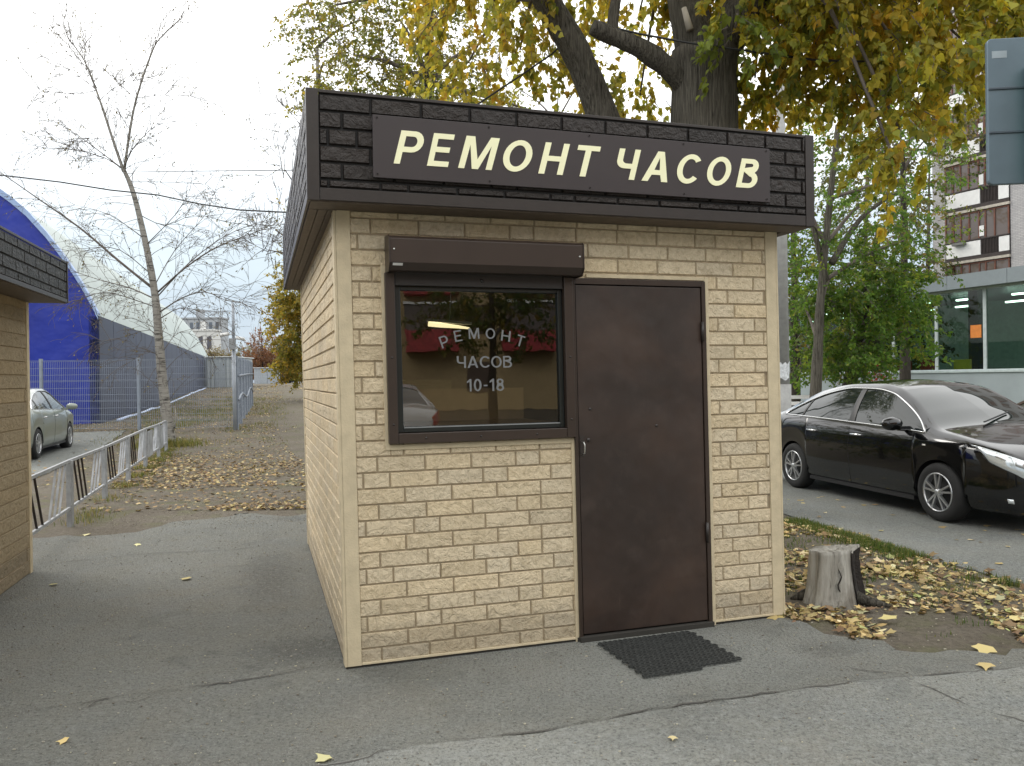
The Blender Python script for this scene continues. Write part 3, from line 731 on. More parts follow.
def profile(x, arch=None):
    w_, zb, zt, zr, yr = wbel(x), zbel(x), ztop(x), zral(x), yral(x)
    z0 = .19 if arch is None else arch
    rows = [(w_-.09, .19), (w_-.035, .25), (w_-.012, .38), (w_+.002, .56), (w_+.004, .70), (w_-.006, .80)]
    P = []
    for y, z in rows:
        t = (z-.19)/(zb-.19); t = min(t, .97) if zb > .6 else t
        if zb < .82: t = min(1, (z-.19)/(.80-.19)*.93)
        zz = z0+t*(zb-z0)
        if arch is not None and arch > .2: y = max(y, w_-.012)
        P.append((max(y, 0), zz))
    P.append((max(w_-.028, 0), zb))
    hh = dloh(x) if -1.60 < x < 1.16 else 0
    hh = max(hh, .004); zd0 = zb+.022; zd1 = zd0+hh; zd1 = min(zd1, zr-.012) if zr-.012 > zd0+.004 else zd0+.004
    inc = zr > zb+.10
    for k in range(5):
        z = zd0+(zd1-zd0)*k/4
        if inc:
            t = (z-zb)/(zr-zb); yy = (w_-.045)*(1-t)+yr*t+.028*math.sin(PI*min(1,t)); P.append((yy, z))
        else:
            t = (k+1)/6; P.append(((w_-.028)*(1-t)+yr*t, zb+(zr-zb)*t+.006*math.sin(PI*t)))
    P.append((yr, zr))
    for k, t in enumerate((.10, .28, .52, .76, 1.0)):
        y = yr*(1-t); P.append((y, zr+(zt-zr)*math.sin(t*PI/2)**.9))
    return P            # 18 rows, 0..17
def arch_at(x):
    for a in (AX, -AX):
        d = abs(x-a)
        if d < WR-1e-6: return WZ+math.sqrt(WR*WR-d*d)
    return None
def csurf(x, v, side, off=0):
    def p(x, v):
        P = profile(x, None); i = min(int(v), 16); t = v-i
        return Vector((x, side*(P[i][0]*(1-t)+P[i+1][0]*t), P[i][1]*(1-t)+P[i+1][1]*t))
    a = p(x, v)
    if off:
        e = .01; dx = p(x+e, v)-p(x-e, v); dv = p(x, min(v+.3, 16.99))-p(x, max(v-.3, 0))
        n = dx.cross(dv)
        if n.length > 1e-9:
            n.normalize()
            if n.y*side < 0 and abs(n.y) > .05: n = -n
            elif abs(n.y) <= .05 and n.z < 0: n = -n
            a = a+n*off
    return a
def vz(x, z):          # row parameter on the flank for a given height
    P = profile(x); 
    for i in range(7):
        if P[i+1][1] >= z: return i+(z-P[i][1])/(P[i+1][1]-P[i][1]+1e-9)
    return 6.5
def cpatch(mb, c, side, off, nx=8, nv=6, m=0):
    """c: four (x,v) corners"""
    vs = []
    for j in range(nv+1):
        for i in range(nx+1):
            s, t = i/nx, j/nv
            x = (c[0][0]*(1-s)+c[1][0]*s)*(1-t)+(c[3][0]*(1-s)+c[2][0]*s)*t
            v = (c[0][1]*(1-s)+c[1][1]*s)*(1-t)+(c[3][1]*(1-s)+c[2][1]*s)*t
            edge = (i in (0, nx)) or (j in (0, nv))
            vs.append(csurf(x, v, side, off*(.1 if edge else 1)))
    fs = []
    for j in range(nv):
        for i in range(nx):
            a = j*(nx+1)+i; fs.append((a, a+1, a+nx+2, a+nx+1))
    mb.add(vs, fs, m, smooth=True)
def car_paint(name, color, metal=0, rough=.25):
    m = NT(name); m.set(color=color, rough=rough, metal=metal, coat=.9, spec=.25); m.b.inputs['Coat Roughness'].default_value = .03
    return m.mat
M['cglass'] = NT('tinted car glass').set(color=(.012,.018,.017), rough=.03, spec=.5, coat=.25).mat
M['cshield'] = NT('windscreen glass').set(color=(.012,.018,.016), rough=.02, spec=.6, coat=.35).mat
M['chrome'] = NT('chrome').set(color=(.7,.7,.7), rough=.12, metal=1).mat
M['tyre'] = simple('tyre rubber', (.018,.018,.018), .85, bump=.3)
M['alloy'] = NT('machined alloy').set(color=(.62,.63,.64), rough=.28, metal=.85).mat
M['black'] = simple('black plastic', (.012,.012,.013), .5)
M['lampclear'] = NT('clear lamp lens').set(color=(.62,.66,.67), rough=.10, metal=.45, coat=1).mat
M['lampred'] = NT('red lamp lens').set(color=(.35,.01,.01), rough=.1, coat=1).mat
M['amber'] = NT('white marker lens').set(color=(.7,.66,.6), rough=.15, coat=1).mat
M['plate'] = simple('plate white', (.7,.7,.7), .5)
def make_car(name, label, paint, group=None, fancy=True):
    root = empty(name, (0,0,0), 0, label, 'car', group)
    st = []
    x = -2.43
    while x < 2.3149:
        st.append((x, arch_at(x))); x += .035 if abs(x) < 2.1 else .018
    st.append((2.315, None))
    for a in (AX, -AX):
        for s in (-1, 1):
            e = a+s*WR; st.append((e-s*.0005, WZ)); st.append((e+s*.0005, None))
    st = [(x, (WZ if (ar is None and any(abs(abs(x-a)-WR) < .0004 for a in (AX,-AX))) else ar)) for x, ar in st]
    st.sort(key=lambda q: q[0])
    NR = 18; body = MB(); side_g = {1: MB(), -1: MB()}; shield = MB(); rear = MB()
    for side in (1, -1):
        V = []
        for x, ar in st:
            for y, z in profile(x, ar): V.append((x, side*y, z))
        fb_, fg, fw, fr_ = [], [], [], []
        for i in range(len(st)-1):
            xm = (st[i][0]+st[i+1][0])/2
            for r in range(NR-1):
                f = (i*NR+r, (i+1)*NR+r, (i+1)*NR+r+1, i*NR+r+1)
                if side > 0: f = tuple(reversed(f))
                if 7 <= r < 11 and -1.59 < xm < 1.15: fg.append(f)
                elif r >= 13 and .50 < xm < 1.255: fw.append(f)
                elif r >= 13 and -1.80 < xm < -1.02: fr_.append(f)
                else: fb_.append(f)
        def sub(mb, fs, inset=0):
            use = sorted({i for f in fs for i in f}); mp = {k: j for j, k in enumerate(use)}
            mb.add([(V[k][0], V[k][1]-side*inset, V[k][2]-inset*.3) for k in use], [tuple(mp[i] for i in f) for f in fs], smooth=True)
        sub(body, fb_); sub(side_g[side], fg, .006); sub(shield, fw, .001); sub(rear, fr_, .001)
    bo = body.build('body', paint, root)
    for side in (1, -1): side_g[side].build('side_window', M['cglass'], root)
    shield.build('windscreen', M['cshield'], root); rear.build('rear_window', M['cglass'], root)
    # black underbody and wheel wells
    q = MB(); q.box(-2.2,2.1,-.60,.60,.17,.24)
    q.box(-.98,.98,-.83,.83,.175,.22)
    for a in (AX, -AX):
        for s in (-1, 1):
            n = 20; vs = []
            for k in range(n+1):
                t = PI*k/n; xx = a+(WR+.004)*math.cos(t); zz = WZ+(WR+.004)*math.sin(t)
                vs.append((xx, s*.45, zz)); vs.append((xx, s*(wbel(xx)-.02), zz))
            q.add(vs, [(2*k,2*k+1,2*k+3,2*k+2) for k in range(n)])
            q.add([(a-WR,s*.45,.2),(a+WR,s*.45,.2),(a+WR,s*.45,.66),(a-WR,s*.45,.66)], [(0,1,2,3)])
    q.build('underbody', M['black'], root)
    # cabin
    q = MB(); q.box(-1.5,1.1,-.70,.70,.26,.62); q.box(.85,1.15,-.68,.68,.62,.90); q.build('cabin_floor', M['black'], root)
    if fancy:
        for sx, sy in ((.15,.36),(.15,-.36),(-.85,.33),(-.85,-.33)):
            q = MB(); q.box(sx-.25,sx+.25,sy-.24,sy+.24,.62,.70); q.box(sx-.33,sx-.2,sy-.23,sy+.23,.70,1.17); q.box(sx-.32,sx-.24,sy-.13,sy+.13,1.18,1.32)
            q.build('seat', simple_seat, root, bevel=.03)
    # wheels
    for a in (AX, -AX):
        for s in (-1, 1):
            ww = MB(); W2 = .10; c0 = (a, s*.755, WZ)
            pr = [(.205,-W2+.01),(.24,-W2-.004),(.285,-W2+.004),(.303,-W2+.02),(.312,-W2+.045),(.314,0),(.312,W2-.045),(.303,W2-.02),(.285,W2-.004),(.24,W2+.004),(.205,W2-.01)]
            ww.lathe(pr, c0, 'y', 40); wo = ww.build('wheel', M['tyre'], root)
            rr_ = MB(); sg_ = s
            rr_.lathe([(.207,-W2+.01),(.207,W2-.004),(.196,W2-.002),(.192,W2-.02),(.188,-W2+.01)], c0, 'y', 40) if s > 0 else rr_.lathe([(.207,W2-.01),(.207,-W2+.004),(.196,-W2+.002),(.192,-W2+.02),(.188,W2-.01)], c0, 'y', 40)
            yo = s*(.755+W2-.018)
            for k in range(5):
                t0 = 2*PI*k/5+.3
                for dt in (-.20, .20):
                    t1 = t0+dt; t2 = t0+dt*.75
                    rr_.bar((a+.03*math.cos(t2),yo+s*.006,WZ+.03*math.sin(t2)), (a+.196*math.cos(t1),yo,WZ+.196*math.sin(t1)), .020, .026, up=(0,1,0))
            rr_.lathe([(.0,s*.022),(.03,s*.02),(.042,s*.006),(.045,-s*.02)], (a,yo,WZ), 'y', 20)
            rr_.build('rim', M['alloy'], wo, fixn=True)
            dk_ = MB(); dk_.lathe([(0,s*.02),(.19,s*.02)], (a,s*.755,WZ), 'y', 30); dk_.build('brake_disc', M['black'], wo)
    # lamps, trim
    for s in (-1, 1):
        q = MB(); cpatch(q, [(1.97,4.3),(2.25,3.5),(2.21,6.7),(1.74,6.6)], s, .012, 12, 8); hl = q.build('headlight', M['lampclear'], root)
        q = MB(); cpatch(q, [(2.00,5.0),(2.10,4.8),(2.09,6.0),(1.98,6.0)], s, .018, 6, 6); cpatch(q, [(2.14,4.6),(2.20,4.5),(2.19,5.9),(2.13,5.9)], s, .018, 6, 6); q.build('lamp_reflector', M['alloy'], hl)
        q = MB(); q.tube([csurf(*p_, s, .010) for p_ in ((1.74,6.6),(1.97,4.3),(2.12,3.9),(2.25,3.5))], .005, 5); q.build('lamp_rim', M['black'], hl)
        q = MB(); cpatch(q, [(-2.36,4.2),(-2.10,4.6),(-2.02,6.9),(-2.36,6.8)], s, .010, 10, 8); q.build('tail_light', M['lampred'], root)
        q = MB(); cpatch(q, [(2.09,1.5),(2.13,1.5),(2.13,1.9),(2.09,1.9)], s, .012, 5, 5); q.build('fog_light', M['lampclear'], root)
        q = MB(); a = vz(1.18,.80); cpatch(q, [(1.14,a-.13),(1.22,a-.13),(1.22,a+.13),(1.14,a+.13)], s, .012, 4, 4); q.build('side_marker', M['amber'], root)
        q = MB(); xs_ = [-1.59+i*(2.73)/50 for i in range(51)]
        q.tube([csurf(x, 6.95, s, .004) for x in xs_]+[csurf(x, 11.05, s, .004) for x in reversed(xs_)]+[csurf(-1.59, 6.95, s, .004)], .009, 6)
        q.build('chrome_trim', M['chrome'], root)
        q = MB(); cpatch(q, [(-.16,7.0),(-.05,7.0),(-.09,11),(-.18,11)], s, .008, 3, 6); q.build('window_pillar', M['black'], root); q = MB(); cpatch(q, [(-1.20,7.0),(-1.165,7.0),(-1.10,11),(-1.135,11)], s, .008, 2, 5)
        q.build('window_pillar', M['black'], root)
        q = MB()
        for line in ([(-.10,.5),(-.10,6.6)], [(1.02,.5),(1.03,3),(1.0,5),(.98,6.6)], [(-1.02,4.0),(-1.15,5.5),(-1.2,6.6)], [(-.98,.5),(.98+.04,.5)]):
            P = []
            for (xa,va),(xb,vb) in zip(line, line[1:]):
                for k in range(12): t = k/12; P.append(csurf(xa+(xb-xa)*t, va+(vb-va)*t, s, .0005))
            P.append(csurf(*line[-1], s, .0005)); q.tube(P, .0028, 4)
        q.build('door_seam', M['black'], root)
        for hx in (.06, -.86):
            q = MB(); z = .835; a = vz(hx, z); p = csurf(hx, a, s, .0)
            q.tube([(hx-.10,p.y-s*.002,z),(hx-.085,p.y+s*.028,z+.003),(hx+.06,p.y+s*.030,z+.002),(hx+.085,p.y-s*.002,z)], [.010,.013,.013,.010], 8)
            q.build('door_handle', M['chrome'], root)
        q = MB(); c = Vector((.86, s*1.0, 1.015)); vs = []; nn, mm = 14, 10
        for i in range(mm+1):
            t = PI*i/mm
            for k in range(nn):
                u = 2*PI*k/nn; xx = .085*math.sin(t)*math.cos(u); zz = .078*math.sin(t)*math.sin(u); yy = -.125*math.cos(t)
                xx = xx*(1 if xx > 0 else .45); vs.append((c.x+xx, c.y+yy, c.z+zz))
        q.add(vs, [(i*nn+k,i*nn+(k+1)%nn,(i+1)*nn+(k+1)%nn,(i+1)*nn+k) for i in range(mm) for k in range(nn)], smooth=True)
        q.box(.84,.90,min(s*.80,s*.92),max(s*.80,s*.92),.935,.985)
        q.build('mirror', paint, root, fixn=True)
        q = MB(); cpatch(q, [(-.98,.05),(.98,.05),(.98,.6),(-.98,.6)], s, .010, 10, 2); q.build('sill_trim', paint, root)
    q = MB(); q.box(2.10,2.25,-.42,.42,.56,.70); 
    for k in range(5): q.box(2.24,2.30,-.36,.36,.575+k*.024,.585+k*.024)
    q.build('grille', M['chrome'], root, bevel=.003)
    q = MB(); q.box(2.15,2.312,-.40,.40,.27,.40); q.build('lower_grille', M['black'], root, bevel=.01)
    q = MB()
    for s in (-.2,.35): q.bar((1.27,s,1.035),(1.08,s+.48,1.125),.016,.012)
    q.build('wiper', M['black'], root)
    q = MB(); q.box(-2.43,-2.40,-.26,.26,.62,.74); q.build('number_plate', M['plate'], root)
    return root
simple_seat = simple('dark seat cloth', (.05,.05,.05), .9)
blk = make_car('parked_car', 'glossy black sedan with chrome window line parked right of the kiosk', car_paint('black car paint', (.003,.0033,.004), 0, .12))
blk.location = (4.93, 9.70, .006); blk.rotation_euler = (0,0,math.atan2(-.979,.205))
slv = make_car('parked_car', 'silver green car half hidden by the neighbouring kiosk, parked beyond the low railing', car_paint('silver green paint', (.27,.30,.27), .3, .35))
slv.location = (-11.05, 17.55, .03); slv.rotation_euler = (0,0,math.atan2(.957,-.29))
blk.scale = (1,1,.975)
far = copy_tree(blk); far['label'] = 'tiny dark car standing far away beside the grey hut and yellow tree'
p = at(297,384,104); far.location = (p.x, p.y, gz(p.x,p.y)); far.rotation_euler = (0,0,rad(176))
# cars across the street, behind the camera: the window pane mirrors them
wht = make_car('parked_car', 'white car across the street mirrored in the lower left of the kiosk window', car_paint('white car paint', (.62,.62,.60), 0, .3), fancy=False)
wht.location = (4.6, -6.5, .006); wht.rotation_euler = (0,0,rad(-70))
# ================================================================ low railing
gal = simple('grey painted railing steel', (.30,.31,.32), .5, var=.2, scale=12)
wst = simple('white painted bar', (.30,.31,.325), .5, var=.35)
dst = simple('rusty dark bar', (.035,.026,.022), .7, var=.3)
rail = empty('low_railing', (-4.84,8.67,0), 0, 'low grey street railing with slanted white and dark bars beside the birch', 'railing')
R0 = Vector((-4.84,8.67,0)); RS = Vector((-.64,1.98,0))
pp = [R0+RS*k for k in (-1,0,1,2,3,4)]+[R0+RS*4.72]
for k, p in enumerate(pp):
    q = MB(); a = p-R0; h = .72 if k < 4 else .70
    q.box(a.x-.028,a.x+.028,a.y-.028,a.y+.028,-.05,h); q.build('post', gal, rail, bevel=.004)
for k in range(len(pp)-1):
    a = pp[k]-R0; b = pp[k+1]-R0; lean = Vector((0,0,.0))
    zt0 = .705+.01*math.sin(k*2.1); zt1 = .705+.01*math.sin((k+1)*2.1)
    for nm, z0, z1 in (('top_rail',zt0,zt1),('bottom_rail',.20,.20)):
        q = MB(); q.bar(a+Vector((0,0,z0)), b+Vector((0,0,z1)), .026, .030); q.build(nm, gal, rail)
    frs = [.10,.20,.30]; s = .09
    for i, t in enumerate(frs):
        q = MB(); q.bar(a.lerp(b,t)+Vector((0,0,.69)), a.lerp(b,t+s+.04)+Vector((0,0,.21)), .020, .012); q.build('slanted_bar', dst, rail)
    for i, t in enumerate((.90,.80,.70)):
        q = MB(); q.bar(a.lerp(b,t)+Vector((0,0,.69)), a.lerp(b,t-s-.06)+Vector((0,0,.21)), .020, .014); q.build('slanted_bar', wst, rail)
for k, t in ((4,.12),(5,.1)):
    q = MB(); a = pp[k]-R0; b = pp[k+1]-R0
    P = [a.lerp(b,.08)+Vector((0.03,-.02,.18)), a.lerp(b,.42)+Vector((.03,-.02,.18)), a.lerp(b,.42)+Vector((.03,-.02,.66)), a.lerp(b,.08)+Vector((.03,-.02,.66))]
    Q = [p+Vector((.012,.004,0)) for p in P]; q.add(P+Q, [(0,1,2,3),(7,6,5,4),(0,4,5,1),(1,5,6,2),(2,6,7,3),(3,7,4,0)]); q.build('sheet_plate', wst, rail)

# ================================================================ welded mesh fence
fm = simple('galvanised blue-grey wire', (.25,.28,.33), .45, metal=.2)
fence = empty('mesh_fence', tuple(at(237,428,23)), 0, 'tall galvanised welded mesh fence turning a corner before the blue hall', 'fence')
fo = fence.location.copy(); fence.location.z = gz(fo.x, fo.y); fo = fence.location.copy()
A = Vector((-7.97,23.0)); fdir = Vector((-1,.02)).normalized(); bdir = Vector((-.285,.958)).normalized()
def fpost(p, h=2.12):
    q = MB(); z = gz(*p)-fo.z; q.box(p.x-fo.x-.04,p.x-fo.x+.04,p.y-fo.y-.04,p.y-fo.y+.04,z-.1,z+h); return q.build('fence_post', fm, fence)
def fpanel(a, b, w_=.0065):
    q = MB(); d = b-a; n = max(2, int(d.length/.055)); nrm = Vector((-d.y,d.x,0)).normalized()
    for i in range(n+1):
        p = a.lerp(b, i/n); z = gz(*p)-fo.z; x, y = p.x-fo.x, p.y-fo.y
        q.bar((x,y,z+.06),(x,y,z+2.04), w_, w_, up=nrm)
    for k in range(11):
        h = .08+k*.195
        q.bar((a.x-fo.x,a.y-fo.y,gz(*a)-fo.z+h),(b.x-fo.x,b.y-fo.y,gz(*b)-fo.z+h), w_*1.3, w_*1.3)
        if k in (1,4,7,10): q.bar((a.x-fo.x,a.y-fo.y-.02,gz(*a)-fo.z+h+.03),(b.x-fo.x,b.y-fo.y-.02,gz(*b)-fo.z+h+.03), w_*1.3, w_*1.3)
    return q.build('mesh_panel', fm, fence)
pa = A
for k in range(5):
    pb = A+fdir*(2.86*(k+1)); fpanel(pa, pb); fpost(pb); pa = pb
fpost(A)
pa = A
for k in range(6):
    pb = A+bdir*(2.6*(k+1)); fpanel(pa, pb); fpost(pb); pa = pb
for z in (.85,1.55):          # bent pale rail on the receding side
    q = MB(); P = []
    for i in range(13):
        p = A+bdir*(15.6*i/12); P.append((p.x-fo.x+.06,p.y-fo.y,gz(*p)-fo.z+z+.12*math.sin(i*.9)*(z<1))); 
    q.tube(P, .03, 6); q.build('bent_rail', fm, fence)
# camera pole at the corner
cpole = empty('camera_pole', (A.x-.02,A.y-.14,gz(A.x,A.y)), 0, 'slim grey steel pole with two white security cameras at the mesh fence corner', 'pole')
q = MB(); q.tube([(0,0,-.1),(0,0,2.4)], .055, 12); q.tube([(0,0,2.4),(0,0,3.62)], .042, 12); q.build('pole', simple('grey pole paint', (.33,.36,.40), .5), cpole)
for s, z in ((-1,2.72),(1,2.60)):
    q = MB(); q.tube([(0,0,z),(s*.12,-.02,z+.02)], .015, 6); q.tube([(s*.10,-.05,z+.04),(s*.34,-.12,z-.01)], .05, 10); q.tube([(s*.34,-.12,z-.01),(s*.35,-.123,z-.012)], .035, 8); q.build('security_camera', M['white'], cpole)
q = MB(); q.box(-.09,.09,-.15,-.05,2.3,2.62); q.build('junction_box', gal, cpole, bevel=.01)

# ================================================================ the blue air-supported hall
DX, DY = -13.75, 26.5; ddir = Vector((-.30,1)).normalized(); dlef = Vector((-ddir.y, ddir.x))
half = [(0,3.83),(.45,4.8),(1.07,5.86),(2.06,7.17),(3.04,8.0),(5,9.25),(8,10.4),(11,10.95),(14,11.1)]
fz = pchip(half)
prof_ = [(s, fz(s)) for s in (0,.2,.45,.75,1.07,1.5,2.06,2.5,3.04,4,5,6.5,8,9.5,11,12.5,14)]
prof_ += [(28-s, z) for s, z in reversed(prof_[:-1])]
dz0 = gz(DX, DY)
dome = empty('sports_hall', (DX,DY,dz0), 0, 'large blue inflated sports hall with pale arched membrane roof and slate side wall', 'sports hall')
def dp(s, t, z): q_ = dlef*s+ddir*t; return Vector((q_.x, q_.y, z-dz0))
LEN = 47
def bl():
    m = NT('royal blue membrane'); n = m.noise(.6, 4); c = m.ramp(n, [(.3, (.007,.020,.24)), (.7, (.010,.030,.34))]); m.set(color=c, rough=.45); m.bump(m.noise(.9, 3), .5, .15); return m.mat
blue = bl(); pale = simple('pale membrane', (.36,.41,.39), .55, var=.12, scale=.5); rim = simple('pale blue edge band', (.32,.43,.66), .5)
slate = simple('slate side panel', (.026,.033,.070), .45, var=.25, scale=.5)
q = MB(); n = len(prof_)
vs = [dp(s,0,z) for s, z in prof_]+[dp(s,0,-.5) for s, z in prof_]; q.add(vs, [(i,i+1,n+i+1,n+i) for i in range(n-1)]); q.build('end_wall', blue, dome); q = MB()
vs = [dp(s,LEN,z) for s, z in prof_]+[dp(s,LEN,-.5) for s, z in prof_]; q.add(vs, [(i+1,i,n+i,n+i+1) for i in range(n-1)])
q.build('end_wall', blue, dome)
q = MB(); NT_ = 24
def zfar(t): return 0
vs = [dp(s+(.0),t*LEN/NT_,z+.02) for t in range(NT_+1) for s, z in prof_]
q.add(vs, [(t*n+i,t*n+i+1,(t+1)*n+i+1,(t+1)*n+i) for t in range(NT_) for i in range(n-1)], smooth=True); q.build('roof_membrane', pale, dome)
q = MB(); vs = []
for s, z in prof_:
    for (o1, o2) in ((-.06,.10),(.30,.10),(.30,-.12),(-.06,-.12)): vs.append(dp(s,o1,z+o2) if s<14 else dp(s,o1,z+o2))
q.add(vs, [(4*i+k,4*i+(k+1)%4,4*(i+1)+(k+1)%4,4*(i+1)+k) for i in range(n-1) for k in range(4)]); q.build('edge_band', rim, dome, fixn=True)
q = MB(); NP = 19
for k in range(NP):
    a, b = LEN*k/NP, LEN*(k+1)/NP-.05
    q.add([dp(-.02,a,-.4),dp(-.02,b,-.4),dp(-.02,b,3.83),dp(-.02,a,3.83),dp(.3,a,-.4),dp(.3,b,-.4),dp(.3,b,3.83),dp(.3,a,3.83)], [(0,1,2,3),(0,4,5,1),(3,2,6,7),(0,3,7,4),(1,5,6,2)])
q.build('side_wall', slate, dome)
q = MB(); q.tube([dp(-.35,t*2.0+1,.30+.09*noise.noise(Vector((t*.9,0,0)))+max(0,gz(DX+ddir.x*t*2,DY+ddir.y*t*2)-dz0)) for t in range(20)], .055, 8); q.build('anchor_tube', simple('pale blue tube', (.42,.5,.68), .5), dome)
q = MB(); vs = [dp(2.15,-.05,3.55),dp(2.45,-.05,3.55),dp(2.45,-.05,3.95)]; q.add(vs+[v+Vector((.05,-.05,0)) for v in vs], [(0,1,2),(5,4,3),(0,3,4,1),(1,4,5,2),(2,5,3,0)]); q.build('white_flap', M['white'], dome)

# ================================================================ sheds and far houses
corr = simple('pale corrugated steel', (.36,.39,.40), .5, var=.08)
def shed(name, label, px0, px1, pytop, Y, depth, mat, group=None):
    p0, p1 = at(px0, 380, Y), at(px1, 380, Y); zt = at(px0, pytop, Y).z; zg = gz(p0.x, Y)
    r = empty(name, (p0.x, Y, zg), 0, label, 'shed', group); w_ = p1.x-p0.x; h = zt-zg
    q = MB(); poly = []; k = 0; x = 0
    while x < w_: poly.append((x, 0 if k % 2 else .05)); x += .16; k += 1
    poly += [(w_,0),(w_,depth),(0,depth)]; q.prism(poly, -.3, h-.08, 'xy'); q.build('shed_wall', mat, r, fixn=True)
    q = MB(); q.box(-.12,w_+.12,-.12,depth+.12,h-.079,h); q.build('roof', simple('pale shed roof', (.62,.64,.64), .5), r)
    q = MB(); q.box(w_*.35,w_*.35+.1,-.03,-.001,0,h*.85); q.box(w_*.35+.7,w_*.35+.8,-.03,-.001,0,h*.85); q.box(w_*.35+.1,w_*.35+.7,-.02,-.001,0,h*.8); q.build('door', simple('shed door', (.33,.36,.38), .5), r)
    return r
shed('storage_shed', 'pale corrugated shed behind the mesh fence at the far end of the blue hall', 206, 233, 356.5, 66, 5, corr)
shed('storage_shed', 'small grey hut standing alone far off right of the fence corner', 254, 273, 367.5, 100, 3, simple('grey hut steel', (.34,.37,.40), .5))
def flats(name, label, x, y, rz, w_, dpt, h, wall, floors, bays, winmat, split=True, roofm=None):
    r = empty(name, (x,y,gz(x,y)), rz, label, 'building')
    q = MB(); q.box(0,w_,0,dpt,-1,h); q.build('wall', wall, r)
    q = MB(); q.box(-.3,w_+.3,-.3,dpt+.3,h+.01,h+.5); q.box(w_*.4,w_*.55,dpt*.3,dpt*.6,h+.51,h+3); q.build('roof', roofm or wall, r)
    fh = h/floors; bw = w_/bays
    for i in range(bays):
        for j in range(floors):
            q = MB(); q.box(bw*(i+.25),bw*(i+.75),-.06,-.01,fh*(j+.30),fh*(j+.78)); q.build('window', winmat, r)
    return r
p = at(176,345,260)
flats('apartment_block', 'long grey apartment block far away above the end of the hall roof', p.x, 260, rad(-4), 15, 6, at(190,319,260).z-1.6, simple('far grey wall', (.36,.38,.40), .8), 4, 7, simple('far dark windows', (.12,.14,.17), .3))
p = at(188,350,240)
flats('low_house', 'low white house far away under the grey apartment block', p.x, 240, rad(-4), 8, 5, at(190,331,240).z-1.6, simple('far white wall', (.62,.62,.60), .8), 2, 3, simple('far dark panes', (.10,.10,.12), .3))
# ================================================================ the shop front and the apartment house behind it
sdir = Vector((-.385,.923)); A0 = Vector((18.0,28.0)); org = A0-sdir*14       # org: far right end; +x of the building runs along sdir
srz = math.atan2(sdir.y, sdir.x)
shop = empty('shop_pavilion', (org.x,org.y,.1), srz, 'glass-fronted ground floor shop with pale blue base and grey fascia band', 'shop')
# local x along the front away from the camera, local -y = into the building... front faces +y (towards the road)
pb_ = simple('pale blue render', (.29,.33,.345), .75, var=.08, scale=1.2, bump=.1)
bandm = simple('grey composite panel', (.20,.23,.245), .4, var=.05)
SL = 31.0
q = MB(); q.box(0,SL,-.5,0,-.3,1.46); q.build('base_wall', pb_, shop)
q = MB(); q.box(0,SL,-.35,.05,1.461,1.53); q.build('sill', simple('pale sill', (.42,.48,.48), .5), shop)
for k in range(int(SL/2.4)):
    q = MB(); q.box(k*2.4,k*2.4+2.385,-.42,.22,4.63,5.16); q.build('fascia_panel', bandm, shop)
q = MB(); q.box(0,SL,-9,-.43,4.9,5.1); q.build('roof', bandm, shop)
q = MB(); q.box(0,SL,-9,-8.8,-.2,4.89); q.box(-.0,.2,-8.79,-.51,-.2,4.89); q.box(SL-.2,SL,-8.79,-.51,-.2,4.89); q.build('back_wall', simple('shop inside wall', (.42,.50,.45), .7), shop)
q = MB(); q.box(.21,SL-.21,-8.79,-.51,-.2,.9); q.build('floor', simple('shop floor', (.25,.25,.23), .5), shop)
sgl = NT('greenish shop glass'); sgl.t.nodes.remove(sgl.b)
tr = sgl.n('ShaderNodeBsdfTransparent'); tr.inputs[0].default_value = (.52,.62,.56,1); gl = sgl.n('ShaderNodeBsdfGlossy'); gl.inputs['Roughness'].default_value = .01
fr = sgl.n('ShaderNodeFresnel'); fr.inputs[0].default_value = 1.7; mx_ = sgl.n('ShaderNodeMixShader')
sgl.l(sgl.math('MULTIPLY', fr.outputs[0], sgl.math('SUBTRACT', 1.0, sgl.n('ShaderNodeNewGeometry').outputs['Backfacing'])), mx_.inputs[0]); sgl.l(tr.outputs[0], mx_.inputs[1]); sgl.l(gl.outputs[0], mx_.inputs[2]); sgl.l(mx_.outputs[0], sgl.out.inputs[0])
alu = simple('pale mullion', (.45,.50,.50), .4)
k = 0; x = 1.2
while x < SL-2.1:
    w_ = 2.05; f = MB(); f.box(x,x+.06,-.30,-.20,1.53,4.63); f.box(x+w_-.06,x+w_,-.30,-.20,1.53,4.63); f.box(x+.061,x+w_-.061,-.29,-.21,4.56,4.63); f.box(x+.061,x+w_-.061,-.29,-.21,1.531,1.58)
    fo_ = f.build('window', alu, shop); q = MB(); q.box(x+.061,x+w_-.061,-.255,-.245,1.581,4.559); q.build('pane', sgl.mat, fo_); x += w_+.004
lit = bpy.data.materials.new('lit ceiling tube'); lit.use_nodes = True; e_ = lit.node_tree.nodes['Principled BSDF']; e_.inputs['Emission Color'].default_value = (.85,1,.92,1); e_.inputs['Emission Strength'].default_value = 9
for k in range(13):
    for yy in (-2.5,-5.5):
        q = MB(); q.box(k*2.4+.5,k*2.4+1.7,yy-.06,yy+.06,4.44,4.50); q.build('ceiling_light', lit, shop)
q = MB()
for k in range(6): q.box(k*5+1.6,k*5+2.0,-1.6,-1.2,.9,4.89)
q.build('pillar', simple('dark pillar', (.05,.05,.05), .6), shop)
rr = random.Random(5)
cols = [('red',(.42,.035,.03)),('yellow',(.80,.60,.05)),('orange',(.62,.20,.04)),('red',(.38,.04,.04))]
def on_shop(lx_, ly_, z): return tuple(Matrix.Translation((org.x,org.y,.1)) @ Matrix.Rotation(srz,4,'Z') @ Vector((lx_,ly_,z)))
